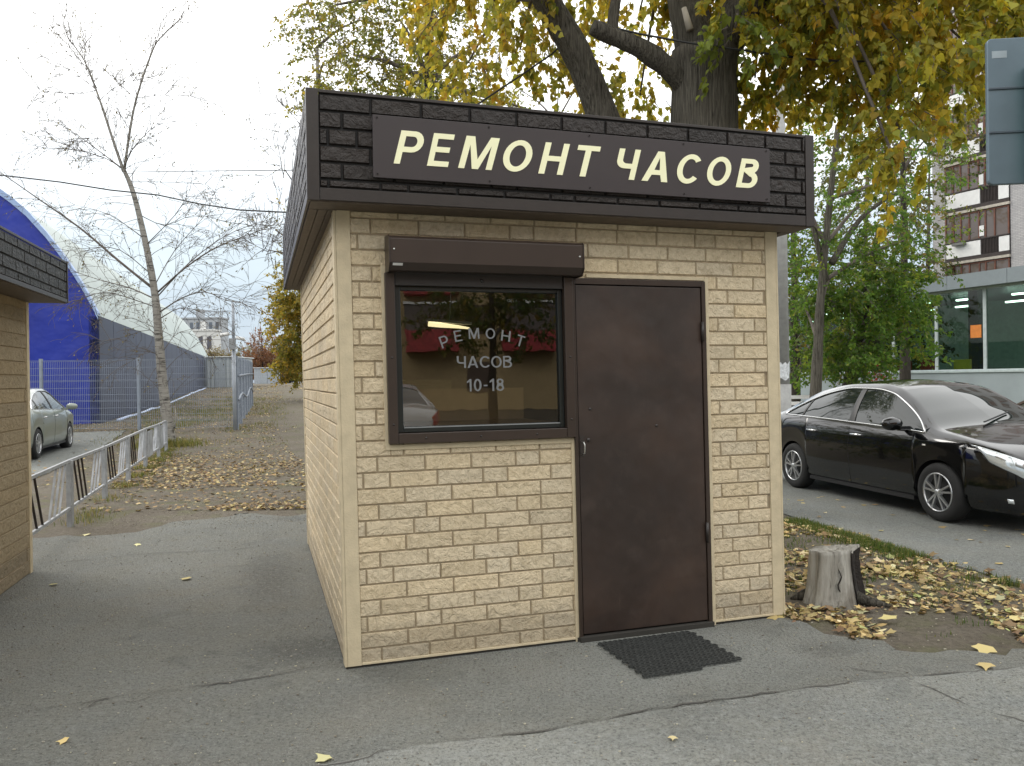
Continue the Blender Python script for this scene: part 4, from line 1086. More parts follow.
shopthings = [(13.6,'red',1.75,.95,.42),(14.1,'yellow',1.5,.5,.36),(16.9,'yellow',1.55,.75,.40),(18.4,'red',1.5,.8,.45),(19.6,'red',1.6,.7,.40)]
words = {13.6:'rightmost of the shop window', 14.1:'at the right edge of the photo', 16.9:'in the middle pane of the shop', 18.4:'behind the bush side of the shop glass', 19.6:'farthest left behind the shop glass'}
cd = dict(cols)
for (x,cn,z,w_,h) in shopthings:
    r = empty('display_chair', on_shop(x,-.95,.95), srz, '%s display chair %s' % (cn, words[x]), 'chair', 'coloured chairs behind the shop glass')
    cm_ = simple('%s seat plastic' % cn, cd[cn], .5)
    q = MB(); q.box(-w_/2,w_/2,-.25,.25,.42,.50); q.build('seat', cm_, r, bevel=.03)
    q = MB(); q.box(-w_/2,w_/2,.18,.26,.51,.62+h); q.build('backrest', cm_, r, bevel=.03)
    for a in (-1,1):
        for b in (-1,1): q = MB(); q.tube([(a*w_*.42,b*.2,0),(a*w_*.42,b*.2,.42)], .02, 6); q.build('leg', M['chrome'], r)
for (x,z,lab) in ((15.95,3.0,'orange leaf-shaped sticker in the middle of the shop glass'),(13.2,3.0,'orange square poster near the right end of the shop glass')):
    q = MB(); q.box(-.22,.22,-.006,.006,-.24,.24); o = q.build('window_poster', simple('orange print', (.62,.20,.03), .6), None); o.location = on_shop(x,-.235,z); o.rotation_euler = (0,0,srz); tag(o, lab, 'poster')
# entrance ramp with a brown top
rp = empty('entrance_ramp', (14.9,21.5,.1), srz, 'concrete entrance ramp with brown sloping top at the right edge before the shop', 'ramp')
q = MB(); q.prism([(-6,0),(0,0),(0,.55),(-1.1,1.05),(-6,1.05)], 0, 1.8, 'xz'); q.build('ramp_body', simple('ramp concrete', (.26,.25,.23), .8), rp, fixn=True)
q = MB(); q.prism([(-6.05,1.052),(-1.1,1.052),(.08,.52),(.08,.58),(-1.08,1.12),(-6.05,1.12)], -.05, 1.85, 'xz'); q.build('ramp_cover', simple('brown ramp tiles', (.10,.07,.055), .7), rp, fixn=True)

# ---- the apartment house
ab = Vector((-.44,.898)); B1 = Vector((.6290*41, 41.0)); arz = math.atan2(ab.y, ab.x)
apt = empty('apartment_house', (B1.x,B1.y,0), arz, 'tall white brick apartment house with glazed balconies above the shop', 'building')
def wbrick():
    m = NT('white silicate brick'); br = m.n('ShaderNodeTexBrick'); br.inputs['Scale'].default_value = 1; br.inputs['Brick Width'].default_value = .26; br.inputs['Row Height'].default_value = .085; br.inputs['Mortar Size'].default_value = .012
    br.inputs['Color1'].default_value = (.46,.44,.43,1); br.inputs['Color2'].default_value = (.36,.345,.345,1); br.inputs['Mortar'].default_value = (.26,.25,.25,1)
    mp_ = m.n('ShaderNodeMapping'); mp_.inputs['Rotation'].default_value = (PI/2,0,0); m.l(m.co(), mp_.inputs[0]); m.l(mp_.outputs[0], br.inputs['Vector'])
    m.set(color=m.mix(m.ramp(m.noise(.5,5), [(.4,0),(.8,.4)]), br.outputs[0], (.33,.32,.31)), rough=.85); return m.mat
wbm = wbrick(); FLH = 2.72; NF = 7; z1st = 4.9
# pier right of the first balcony stack (towards the camera side) and the far pier
q = MB(); q.box(-16,-.02,-12,.0,-.5,z1st+FLH*NF); q.build('wall', wbm, apt)
q = MB(); q.box(-.019,3.6,-12,-1.3,-.5,z1st+FLH*NF); q.build('recess_wall', wbm, apt)
q = MB(); q.box(3.601,4.35,-12,.0,-.5,z1st+FLH*NF); q.build('wall', wbm, apt)
q = MB(); q.box(-16.2,4.5,-12.2,.2,z1st+FLH*NF+.01,z1st+FLH*NF+.4); q.build('roof', simple('roof felt', (.12,.12,.12), .8), apt)
slabm = simple('weathered concrete slab', (.42,.38,.32), .85, var=.2); darkm = simple('dark balcony sheet', (.035,.025,.022), .7, var=.3, scale=8); whp = simple('white balcony panel', (.72,.71,.69), .6, var=.05); brf = simple('brown window wood', (.13,.045,.025), .6, var=.3)
glz = NT('dim balcony glass').set(color=(.13,.10,.085), rough=.06, spec=.8).mat
for j in range(NF):
    z = z1st+FLH*j; bal = empty('balcony', (0,0,0)); bal.parent = apt
    q = MB(); q.box(-.02,3.6,-1.29,.12,z-.12,z+.02); q.build('slab', slabm, bal)
    q = MB(); q.box(-.0,3.58,.02,.07,z+.03,z+.22); q.build('skirt', darkm, bal)
    q = MB(); q.box(.02,.55,.03,.08,z+.23,z+1.0); q.build('parapet_panel', whp, bal); q = MB(); q.box(1.55,3.5,.03,.08,z+.23,z+1.0); q.build('parapet_panel', whp, bal)
    q = MB(); 
    for i in range(12): q.box(.58+i*.08,.61+i*.08,.03,.07,z+.22,z+1.03)
    q.box(.56,1.54,-.02,.02,z+.2,z+1.0); q.build('parapet_grille', darkm, bal)
    q = MB(); q.box(0,3.58,.0,.09,z+1.035,z+1.10); q.build('handrail', darkm, bal)
    q = MB(); q.box(.02,3.56,.0,.015,z+1.11,z+FLH-.16); q.build('glazing', glz, bal)
    q = MB()
    for x in (.02,.75,1.25,1.6,2.15,2.62,3.05,3.5): q.box(x,x+.07,.02,.06,z+1.11,z+FLH-.15)
    q.box(.1,3.49,.02,.05,z+FLH-.22,z+FLH-.15); q.build('window_frame', brf, bal)
    q = MB(); q.box(1.35,1.6,.062,.07,z+1.2,z+1.75); q.build('white_sheet', whp, bal)
    if j in (0,1): q = MB(); q.box(2.3,3.0,.1,.35,z+.86,z+1.0); q.build('flower_box', simple('grey box', (.16,.16,.15), .7), bal, bevel=.02)
for i in range(4):
    for j in range(NF):
        x = -3.2-i*3.6; z = z1st+FLH*j; q = MB(); q.box(x,x+1.5,-.0,.03,z+.9,z+2.2); wo = q.build('window', glz, apt)
        q = MB(); q.box(x-.05,x+.02,.031,.05,z+.85,z+2.25); q.box(x+1.48,x+1.55,.031,.05,z+.85,z+2.25); q.box(x+.021,x+1.479,.031,.05,z+2.18,z+2.25); q.box(x+.021,x+1.479,.031,.05,z+.85,z+.92); q.box(x+.72,x+.78,.031,.05,z+.921,z+2.179); q.build('frame', brf, wo)

# ================================================================ concrete pole with a paper notice
cpl = empty('utility_pole', (at(783,380,17).x,17,0), 0, 'round grey concrete pole with a torn white notice right behind the kiosk', 'pole')
conc = simple('pole concrete', (.34,.34,.33), .85, var=.12, scale=9, bump=.3)
q = MB(); q.tube([(0,0,-.2),(0,0,1.35)], .165, 20); q.tube([(0,0,1.35),(0,0,8.5)], [.135,.105], 20); q.build('pole_shaft', conc, cpl)
q = MB(); vs = []
for k in range(9):
    t = rad(-150+k*13); vs += [(.139*math.cos(t),.139*math.sin(t),1.46+.03*math.sin(k)),(.139*math.cos(t),.139*math.sin(t),1.80-.03*math.cos(k*2))]
q.add(vs, [(2*k,2*k+2,2*k+3,2*k+1) for k in range(8)]); q.build('paper_notice', simple('torn paper', (.62,.64,.66), .8, var=.3, scale=20), cpl)
# a street bench beyond the road between pole and trees
bn = empty('street_bench', (at(800,380,20).x,20,.12), rad(10), 'white slatted street bench between the concrete pole and the slim tree', 'bench')
for z, y in ((.45,0),(.66,.2),(.82,.24)): q = MB(); q.box(-.9,.9,y-.18 if z<.5 else y,y+.18 if z<.5 else y+.03,z,z+.09 if z>.5 else z+.04); q.build('backrest_slat' if z>.5 else 'seat', whp, bn)
for x in (-.75,.75): q = MB(); q.box(x-.04,x+.04,-.18,.19,0,.449); q.build('leg', darkm, bn)

# ================================================================ back of the traffic signal at the right edge
ts = empty('traffic_signal', (4.05,5.6,0), rad(-6), 'back of a blue-grey metal traffic signal board with green edge at the right edge', 'traffic signal')
tsm = simple('blue grey sheet metal', (.11,.155,.185), .42, metal=.3, var=.12, scale=3); grn = simple('green housing', (.02,.24,.10), .4)
pl0 = at(991,36,5.6); pl1 = at(991,183,5.6); xl = pl0.x-4.05; zt, zb_ = pl0.z, pl1.z
q = MB(); rcorner = .03; x0_, x1_ = xl, xl+.62
poly = [(x0_+rcorner*(1-math.sin(a)), zt-rcorner*(1-math.cos(a))) for a in (PI/2,PI/3,PI/6,0)]+[(x1_-rcorner*(1-math.sin(a)), zt-rcorner*(1-math.cos(a))) for a in (0,PI/6,PI/3,PI/2)]
poly += [(x1_-rcorner*(1-math.sin(a)), zb_+rcorner*(1-math.cos(a))) for a in (PI/2,PI/3,PI/6,0)]+[(x0_+rcorner*(1-math.sin(a)), zb_+rcorner*(1-math.cos(a))) for a in (0,PI/6,PI/3,PI/2)]
q.prism(poly, -.02, .02, 'xz'); q.build('backboard', tsm, ts, bevel=.006, fixn=True)
q = MB()
for f in (.345,.645): z = zt-(zt-zb_)*f; q.box(x0_+.008,x1_-.008,-.030,-.0205,z-.008,z+.008)
q.build('board_rib', simple('dark rib', (.05,.07,.09), .4), ts, bevel=.003)
q = MB(); q.box(x0_+.245,x0_+.52,-.14,-.031,zb_+.02,zt-.20); q.build('signal_housing', grn, ts, bevel=.02)
q = MB(); q.box(x0_+.03,x0_+.13,-.0216,-.0204,zt-.14,zt-.09); q.build('inspection_sticker', simple('faded sticker', (.28,.33,.36), .6), ts)
q = MB(); q.tube([(x0_+.40,.08,-.05),(x0_+.40,.08,zt+.35)], .05, 14); q.build('post', gal, ts)
q = MB(); q.box(x0_+.36,x0_+.44,.021,.06,zb_+.1,zb_+.16); q.box(x0_+.36,x0_+.44,.021,.06,zt-.2,zt-.14); q.build('bracket', gal, ts)

# ================================================================ across the street (mirrored in the pane)
rb = empty('mirrored_house', (7,-33.5,0), rad(29.7), 'yellow house with red balconies mirrored in the upper half of the kiosk window', 'building')
redm = simple('red balcony panel', (.36,.045,.05), .6, var=.4); yel = simple('sand yellow wall', (.42,.32,.17), .85)
q = MB(); q.box(-8,34,-10,0,-.3,16); q.build('wall', yel, rb)
q = MB(); q.box(-8.4,34.4,-10.4,.6,16.01,16.4); q.build('roof', darkm, rb)
for i in range(8):
    for j in range(5):
        x = -6+i*5; z = .9+j*3.0
        q = MB(); q.box(x,x+1.4,.0,.03,z,z+1.5); q.build('window', glz, rb)
        if j > 0:
            q = MB(); q.box(x+1.9,x+4.6,.01,1.1,z-.95,z+.15); b_ = q.build('balcony', redm, rb)
            q = MB(); q.box(x+1.95,x+4.55,.3,1.0,z+.151,z+1.5); q.build('balcony_glazing', glz, b_)
            q = MB(); q.box(x+1.9,x+4.6,.01,1.12,z+1.501,z+1.62); q.build('slab', whp, b_)
# ================================================================ trees
def bark(name, c0, c1, vs=3, rough=.9, bstr=1.0, z=.25):
    m = NT(name); n = m.noise(vs*3, 7, .7, .6, sc=(3.2, 3.2, z)); n2 = m.noise(vs*.5, 4)
    c = m.ramp(n, [(.32, c0), (.62, c1)]); c = m.mix(m.ramp(n2, [(.45, 0), (.75, .5)]), c, tuple(x*.6 for x in c1))
    m.set(color=c, rough=rough, spec=.2); m.bump(n, bstr, .05); return m.mat
M['bark'] = bark('furrowed grey bark', (.012,.010,.008), (.17,.155,.125), 5.5, bstr=1.0, z=.16)
M['darkbark'] = bark('dark bark', (.02,.017,.014), (.07,.06,.05), 4)
def birchbark():
    m = NT('pale birch bark'); n = m.noise(9, 5, .6, .3, sc=(.5, .5, 3.2)); n2 = m.noise(1.2, 4)
    c = m.ramp(n, [(.36, (.06,.055,.05)), (.46, (.25,.235,.21)), (.8, (.36,.345,.31))])
    c = m.mix(m.ramp(n2, [(.5, 0), (.8, .5)]), c, (.22,.20,.17)); m.set(color=c, rough=.8, spec=.2); m.bump(n, .5, .01); return m.mat
M['birch'] = birchbark()
M['twig'] = simple('grey brown twig', (.12,.10,.085), .9, var=.3)
def leafmat(name, tl=.45, rough=.55):
    m = NT(name); c = m.attr(); m.set(color=c, rough=rough, spec=.3)
    tr = m.n('ShaderNodeBsdfTranslucent'); m.l(m.mix(1.0, c, (1.25,1.15,.7), 'MULTIPLY'), tr.inputs[0])
    mx = m.n('ShaderNodeMixShader'); mx.inputs[0].default_value = tl; m.l(m.b.outputs[0], mx.inputs[1]); m.l(tr.outputs[0], mx.inputs[2]); m.l(mx.outputs[0], m.out.inputs[0]); return m.mat
M['leaf'] = leafmat('living leaf', .55); M['litter'] = leafmat('fallen leaf', .12, .7)
MAPLE = [(0,0),(.30,.02),(.34,.22),(.50,.46),(.22,.56),(.10,.82),(.03,1.12),(-.08,.80),(-.24,.58),(-.50,.50),(-.36,.24),(-.26,.05)]
HEART = [(0,0),(.30,-.02),(.45,.20),(.34,.50),(.12,.80),(0,1.12),(-.12,.80),(-.34,.50),(-.45,.20),(-.30,-.02)]
OVAL = [(0,0),(.28,.35),(.20,.72),(0,1),(-.20,.72),(-.28,.35)]
DIAM = [(0,0),(.34,.45),(0,1),(-.34,.45)]
def leaf(mb, p, d, n, size, shape, color, fold=.0):
    """leaf blade growing from p along d, facing n"""
    d = d.normalized(); s = d.cross(n)
    if s.length < 1e-3: s = d.cross(Vector((.3,.5,.8)))
    s.normalize(); n = s.cross(d)
    o = len(mb.v)
    for x, y in shape:
        q = p+s*(x*size)+d*(y*size)+n*(-fold*abs(x)*size - .12*size*y*y); mb.v.append((q.x,q.y,q.z))
    mb.f.append(tuple(range(o, o+len(shape)))); mb.m.append(0); mb.c.append(color); mb.sm.append(False)
def rv(r): return Vector((r.gauss(0,1), r.gauss(0,1), r.gauss(0,1))).normalized()
def pick(r, pal):
    t = r.random()*sum(p[0] for p in pal)
    for w_, c in pal:
        t -= w_
        if t <= 0: break
    f = r.uniform(.75, 1.3)*1.08; g = r.uniform(-.06, .06); return (c[0]*f*(1+g), c[1]*f*(1-g*.6), c[2]*f)
def in_ell(r, c, R_, edge=.55):
    while True:
        p = Vector((r.uniform(-1,1), r.uniform(-1,1), r.uniform(-1,1)))
        if p.length < 1: break
    return Vector(c)+Vector((p.x*R_[0], p.y*R_[1], p.z*R_[2]))
def crown(tw, lf, r, c, R_, ntw, nl, size, shape, pal, droop=.5, ln=.8, twr=.006, lax=.8, src=None):
    """twigs scattered through an ellipsoid, each carrying leaves; clumped by a noise field so that gaps stay open"""
    made = 0; tries = 0
    while made < ntw and tries < ntw*6:
        tries += 1; p = in_ell(r, c, R_)
        if noise.noise(p*(1.4 if R_[0] < 2.2 else .8)+Vector((c[0],0,7))) < r.uniform(-.42, .12): continue
        made += 1
        out = (p-Vector(c)); out = (out+rv(r)*.6*R_[0]).normalized(); out.z = out.z*.4-droop
        out.normalize(); L_ = ln*r.uniform(.5,1.2); P = [p]
        d = out.copy(); k = 4
        for i in range(k):
            d = (d+Vector((0,0,-droop*.35))+rv(r)*.22).normalized(); P.append(P[-1]+d*(L_/k))
        tw.tube(P, [twr*1.3, twr, twr*.8, twr*.6, twr*.4], 3, cap=False)
        base = pick(r, pal)
        for i in range(nl):
            t = r.uniform(.1, 1)*k; a = min(int(t), k-1); q = P[a].lerp(P[a+1], t-a)
            dd = (d*.4+rv(r)*.9+Vector((0,0,-lax))).normalized()
            cc = pick(r, pal); m_ = .55; cc = tuple(x*m_+y*(1-m_) for x, y in zip(cc, base))
            leaf(lf, q+rv(r)*size*.5, dd, rv(r), size*r.uniform(.6,1.15), shape, cc, fold=r.uniform(0,.3))
def limb(mb, P, r0, r1, n=12, wob=.0, seed=0, m=0, sub=4):
    """smooth limb through the points, with a slightly knobbly outline"""
    P = [Vector(p) for p in P]; Q = []
    for i in range(len(P)-1):
        a, b, c, d = P[max(i-1,0)], P[i], P[i+1], P[min(i+2,len(P)-1)]
        for k in range(sub):
            t = k/sub; Q.append(.5*((2*b)+(c-a)*t+(2*a-5*b+4*c-d)*t*t+(3*b-a-3*c+d)*t**3))
    Q.append(P[-1]); N = len(Q)
    R_ = [(r0+(r1-r0)*i/(N-1))*(1+wob*noise.noise(Vector((i*.7, seed, 0)))) for i in range(N)]
    mb.tube(Q, R_, n, m=m); return Q
def grow(mb, r, p, d, ln, rad0, depth, spread=.5, up=.25, nb=(2,4), minr=.0035, ends=None, segs=4, droop=0):
    P = [Vector(p)]; d = Vector(d).normalized()
    for i in range(segs):
        d = (d+rv(r)*.13+Vector((0,0,up*.12-droop*.1*i))).normalized(); P.append(P[-1]+d*(ln/segs))
    R_ = [max(minr, rad0*(1-.6*i/segs)) for i in range(segs+1)]
    mb.tube(P, R_, 5 if rad0 > .02 else 3, cap=False)
    if ends is not None and depth <= 1: ends.append((P, d))
    if depth <= 0: return
    for k in range(r.randint(*nb)):
        t = r.uniform(.25, 1)*segs; a = min(int(t), segs-1); q = P[a].lerp(P[a+1], t-a)
        nd = (d+rv(r)*spread*1.6).normalized(); nd.z += up*.4
        grow(mb, r, q, nd, ln*r.uniform(.45,.75), max(minr, R_[a]*.55), depth-1, spread, up, nb, minr, ends, segs, droop)

# ---- the old poplar/maple rising behind the kiosk roof
r = random.Random(11)
T0 = Vector((2.05,9.3,0)); big = empty('old_tree', T0, 0, 'thick old forked tree with yellow-green drooping leaves rising right behind the kiosk roof', 'tree')
W2L = lambda P: [Vector(p)-T0 for p in P]
tk = MB()
def A_(px, py, Y): return at(px, py, Y)
limb(tk, W2L([(2.05,9.3,-.1),(2.06,9.3,1.2),A_(702,190,9.3),A_(704,110,9.3),A_(704,50,9.25)]), .43, .37, 20, .08, 1)
limb(tk, W2L([A_(704,62,9.25),A_(688,10,9.3),A_(676,-60,9.5),A_(650,-160,9.8)]), .27, .14, 14, .2, 2)
limb(tk, W2L([A_(706,64,9.25),A_(742,12,9.15),A_(775,-60,9.0),A_(800,-150,8.8)]), .28, .14, 14, .2, 3)
trk = tk.build('trunk', M['bark'], big)
q = MB(); limb(q, W2L([(1.9,9.35,.25),(1.75,9.5,1.5),A_(640,230,9.6),A_(604,120,9.6),A_(575,50,9.55),A_(546,0,9.5),A_(520,-60,9.4),A_(480,-150,9.2)]), .23, .13, 14, .15, 4); q.build('leaning_limb', M['bark'], big)
q = MB(); limb(q, W2L([A_(690,92,9.25),A_(668,68,9.1),A_(640,48,9.0),A_(612,36,8.95),A_(592,27,8.9)]), .135, .085, 12, .25, 5); limb(q, W2L([A_(612,38,8.95),A_(614,12,8.95),A_(622,-30,9.0),A_(634,-90,9.1)]), .07, .045, 9, .1, 6); q.build('broken_limb', M['bark'], big)
sc_ = MB(); sc_.tube([A_(684,8,9.0)-T0, A_(690,30,8.99)-T0], [.03,.045], 8); sc_.build('bark_scar', simple('bare pale wood', (.40,.36,.30), .8), trk)
YEL = [(4,(.46,.36,.05)),(3,(.34,.33,.055)),(2,(.20,.23,.045)),(.7,(.50,.28,.04)),(2,(.43,.40,.09)),(.7,(.11,.13,.03))]
OLV = [(3,(.26,.27,.04)),(3.5,(.38,.34,.045)),(2,(.48,.36,.04)),(1.6,(.15,.18,.035)),(.7,(.50,.29,.03)),(.7,(.08,.10,.025))]
tw, lf = MB(), MB()
cl = [ # px, py, Y, rx(px), ry(m depth), rz(px), twigs, palette
 (485,25,10.0,62,1.2,62,50,YEL),(455,-40,10.5,60,1.2,45,30,YEL),(545,-25,9.8,65,1.0,55,34,YEL),(520,62,10.2,48,.7,30,20,YEL),(468,75,10.6,30,.7,26,9,YEL),
 (560,-100,9.5,120,1.4,60,50,YEL),(640,95,10.4,55,.6,30,22,YEL),(640,10,10.8,60,.8,50,20,YEL),(575,65,10.8,30,.5,35,7,YEL),
 (770,30,9.3,70,1.0,70,66,OLV),(850,10,8.8,90,1.3,70,80,OLV),(935,20,8.6,80,1.2,65,66,OLV),(780,110,9.6,50,.6,22,18,YEL),(840,75,8.8,60,1.0,38,40,OLV),(905,80,8.4,55,1.0,45,36,OLV),
 (900,135,8.0,28,.5,38,12,OLV),(895,165,7.8,18,.35,26,7,OLV),(960,60,9.0,40,1.0,60,34,OLV),(985,-10,9.0,60,1.2,60,40,OLV),(880,-70,8.8,170,1.7,60,120,OLV),(1060,-30,8.8,70,1.2,80,24,OLV),
 (720,-40,9.2,60,.9,60,30,OLV),(755,100,9.8,35,.5,35,12,OLV),(735,28,8.7,18,.25,34,7,[(1,(.20,.24,.04)),(1,(.13,.17,.03))]),
 (700,-170,9,330,2.4,70,170,OLV)]
for (px,py,Y,rx,ry,rz,n_,pal) in cl:
    if px > 740 and py > -60: py -= 22 if py < 130 else 4
    if px < 620 and py > -60: py -= 12; n_ = n_*.74
    c = A_(px,py,Y)-T0; k = Y/F
    crown(tw, lf, r, c, (rx*k,ry,rz*k), int(n_*1.45), 27, .088, HEART, pal, droop=.55, ln=(.5 if px > 740 else .68), twr=.005, lax=.9)
    # a bough that carries the clump
    src = A_(676,-60,9.5)-T0 if px < 700 else A_(775,-60,9.0)-T0
    if px < 600: src = A_(546,0,9.5)-T0 if py > -60 else A_(500,-100,9.3)-T0
    mid = src.lerp(c, .5)+Vector((0,0,.35)); limb(tw, [src, mid, c], .035, .012, 6, .1, 3, sub=3)
tw.build('twigs', M['twig'], big); lf.build('foliage', M['leaf'], big)

# ---- the bare young tree at the end of the railing
r = random.Random(21)
BY = 19.3; bb = at(172,447,BY); bb.z = gz(bb.x,BY)-.03
yb = empty('young_birch', bb, 0, 'nearly bare young pale-barked tree with fine drooping twigs at the end of the low railing', 'tree')
def Bp(px, py, dy=0): return at(px,py,BY+dy)-bb
q = MB(); main = limb(q, [Bp(172,452),Bp(168,425),Bp(163,385),Bp(159,340),Bp(155,295),Bp(146,245),Bp(134,195),Bp(124,170)], .14, .045, 12, .08, 2)
q.tube([Bp(172,452),Bp(160,456,-.3)],[.12,.03],7); q.tube([Bp(172,452),Bp(186,455,.2)],[.12,.03],7)
q.tube([Bp(171,440),Bp(176,420,-.1),Bp(175,405,-.1)],[.03,.02,.012],6)
m1 = limb(q, [Bp(124,172),Bp(113,140),Bp(97,92),Bp(84,60),Bp(68,38)], .04, .008, 7, .1, 3)
m2 = limb(q, [Bp(124,172),Bp(130,130),Bp(137,96),Bp(152,52),Bp(162,36),Bp(181,19)], .035, .007, 7, .1, 4)
q.build('trunk', M['birch'], yb)
bw = MB(); ends = []
manual = [([(155,290),(120,262),(80,228),(40,200),(0,172)],.055,.010,0),([(157,300),(130,288),(100,280),(70,270)],.03,.006,.6),([(158,292),(185,268),(215,248),(240,238),(262,230)],.035,.007,-.5),
 ([(158,296),(190,262),(225,236),(255,224)],.025,.006,.5),([(160,312),(182,298),(205,292),(225,300),(242,303)],.028,.005,-.6),([(161,318),(180,308),(200,312),(222,326)],.02,.005,.3),([(158,308),(135,300),(105,292),(80,300)],.022,.005,-.4),
 ([(163,345),(150,330),(120,338),(95,342)],.015,.004,.3),([(164,350),(180,332),(205,340)],.014,.004,.5),([(124,170),(95,148),(70,130),(48,118)],.025,.005,.5),([(124,170),(105,158),(75,150),(38,148)],.02,.005,-.3),
 ([(124,168),(132,150),(145,135),(162,120)],.022,.005,-.5),([(97,90),(70,70),(42,56)],.015,.004,.3),([(97,90),(75,94),(40,90)],.014,.004,-.4),([(97,88),(80,60),(52,27)],.015,.004,-.2),([(100,100),(120,85),(160,75)],.014,.004,.4),
 ([(137,98),(165,95),(200,97)],.013,.004,-.3),([(137,100),(115,80),(85,50),(66,28)],.015,.004,.5),([(128,182),(160,182),(205,184)],.015,.004,.2),([(146,245),(175,215),(190,190)],.018,.004,-.6),([(146,240),(110,215),(75,205)],.02,.004,.7),([(140,215),(165,225),(195,215),(225,222)],.016,.004,.5),
 ([(152,275),(120,250),(90,248),(62,252)],.018,.004,-.8),([(164,360),(150,352),(130,362)],.012,.004,-.2),([(113,140),(90,138),(70,145)],.01,.003,.2),([(155,285),(175,250),(205,215),(215,190)],.018,.004,.8)]
for pts, r0, r1, dy in manual:
    n = len(pts); P = [Bp(x,y,dy*i/(n-1)*2) for i,(x,y) in enumerate(pts)]
    Q = limb(bw, P, r0*.68, r1*.8, 5, .1, dy, sub=3)
    for i in range(2, len(Q)):
        for _ in range(3 if r0 > .02 or pts[0][1] < 180 else 2):
            d = (Q[min(i+1,len(Q)-1)]-Q[i-1]).normalized(); nd = (d*.9+rv(r)*.75+Vector((0,0,.1))).normalized()
            grow(bw, r, Q[i], nd, r.uniform(.35,.95), .007, 2, .45, .1, (1,3), .0035, ends, 4, .6)
for i in range(6, len(main)):
    for _ in range(2): nd = (rv(r)+Vector((0,0,.2))).normalized(); grow(bw, r, main[i], nd, r.uniform(.5,1.1), .009, 2, .45, .1, (1,3), .0035, ends, 4, .6)
for Q in (m1, m2):
    for i in range(3, len(Q)):
        for _ in range(2): nd = ((Q[min(i+1,len(Q)-1)]-Q[i-1]).normalized()*.8+rv(r)*.7+Vector((0,0,.3))).normalized(); grow(bw, r, Q[i], nd, r.uniform(.4,1.0), .008, 2, .4, .3, (2,3), .0035, ends, 4, .2)
bw.build('branches', M['twig'], yb)
bl_ = MB()
for P, d in ends:
    if r.random() < .33:
        for _ in range(r.randint(1,2)): leaf(bl_, P[r.randint(1,4)]+rv(r)*.03, (rv(r)+Vector((0,0,-1))), rv(r), r.uniform(.035,.06), OVAL, pick(r, [(2,(.13,.11,.06)),(1,(.20,.18,.07)),(1,(.07,.06,.04))]))
bl_.build('leaves', M['leaf'], yb)

# ---- generic leafy tree
def leafy(name, label, x, y, h, trunk_r, crowns, pal, size, nl, shape=OVAL, barkm='darkbark', lean=(0,0), seed=1, group=None, ln=.9, droop=.2, bare=0, cat='tree', fork=None):
    r = random.Random(seed); z0 = gz(x,y); t = empty(name, (x,y,z0), 0, label, cat, group)
    q = MB(); top = Vector((lean[0],lean[1],h)); mid = top*.5+Vector((r.uniform(-.15,.15),0,0))
    ax = limb(q, [(0,0,-.2),mid*.5,mid,top], trunk_r, trunk_r*.35, 12, .12, seed)
    if fork:
        for f in fork: limb(q, [Vector(p) for p in f], trunk_r*.55, trunk_r*.2, 8, .12, seed)
    q.build('trunk', M[barkm], t)
    tw, lf = MB(), MB()
    for (cx,cy,cz,rx,ry,rz,n_) in crowns:
        c = Vector((cx,cy,cz)); crown(tw, lf, r, c, (rx,ry,rz), n_, nl, size, shape, pal, droop=droop, ln=ln, twr=.008*ln, lax=.3)
        i = min(range(len(ax)), key=lambda k: abs(ax[k].z-(cz-rz*.8))); limb(tw, [ax[i], ax[i].lerp(c,.5)+Vector((0,0,.1*rz)), c], trunk_r*.35, trunk_r*.1, 6, .1, seed, sub=3)
        for _ in range(bare): grow(tw, r, c+rv(r)*rx*.3, (rv(r)+Vector((0,0,.9))), rz*r.uniform(.5,1.0), .014, 3, .4, .5, (2,3), .006)
    tw.build('twigs', M['twig'], t); lf.build('foliage', M['leaf'], t); return t
def cr(base, lst):      # crown blobs given as (px,py,Y, rx px, ry m, rz px, n) -> local
    o = []
    for (px,py,Y,rx,ry,rz,n_) in lst:
        c = at(px,py,Y); k = Y/F; o.append((c.x-base[0], c.y-base[1], c.z-base[2], rx*k, ry, rz*k, n_))
    return o
GRN = [(3,(.085,.165,.03)),(2,(.12,.21,.035)),(1.2,(.045,.09,.02)),(1,(.19,.25,.05)),(.4,(.28,.28,.05))]
DGR = [(3,(.06,.10,.03)),(2,(.10,.135,.035)),(2,(.14,.15,.045)),(1.5,(.10,.075,.03)),(.7,(.26,.19,.04))]
PALE = [(3,(.19,.21,.05)),(2,(.28,.25,.05)),(2,(.11,.14,.04)),(1,(.38,.28,.05))]
def base_at(px, Y): p = at(px,380,Y); return (p.x, Y, gz(p.x,Y))
# left of the big tree: pale poplar with a dark stem, and twiggy birch beside it
b = base_at(436, 21); leafy('poplar', 'tall pale yellow-green poplar with dark stem standing behind the left part of the sign', b[0], b[1], 15, .26,
  cr(b, [(430,60,21,55,1.4,60,120),(400,20,21,60,1.4,60,110),(455,110,20.5,50,1.2,30,80),(355,55,21.5,50,1.3,55,130),(375,100,21,60,1.3,25,130),(335,5,21.5,40,1.2,45,60),(470,50,21,50,1.2,60,50),(430,-50,21,90,1.6,60,70),(530,110,22,35,1,15,10)]), PALE, .11, 24, seed=3, ln=1.1, bare=1)
b = base_at(322, 23); leafy('twiggy_birch', 'thin nearly leafless birch whose twigs show left of the kiosk parapet', b[0], b[1], 11, .14,
  cr(b, [(285,170,23,28,1,60,14),(275,230,23,30,1,40,12),(300,120,23,28,1,40,14),(325,60,23,40,1,45,14),(360,20,23,45,1,40,12),(268,250,23,22,.8,30,9)]), [(2,(.13,.12,.06)),(1,(.20,.20,.06)),(2,(.08,.075,.06))], .085, 6, seed=5, ln=1.2, bare=5, barkm='birch')
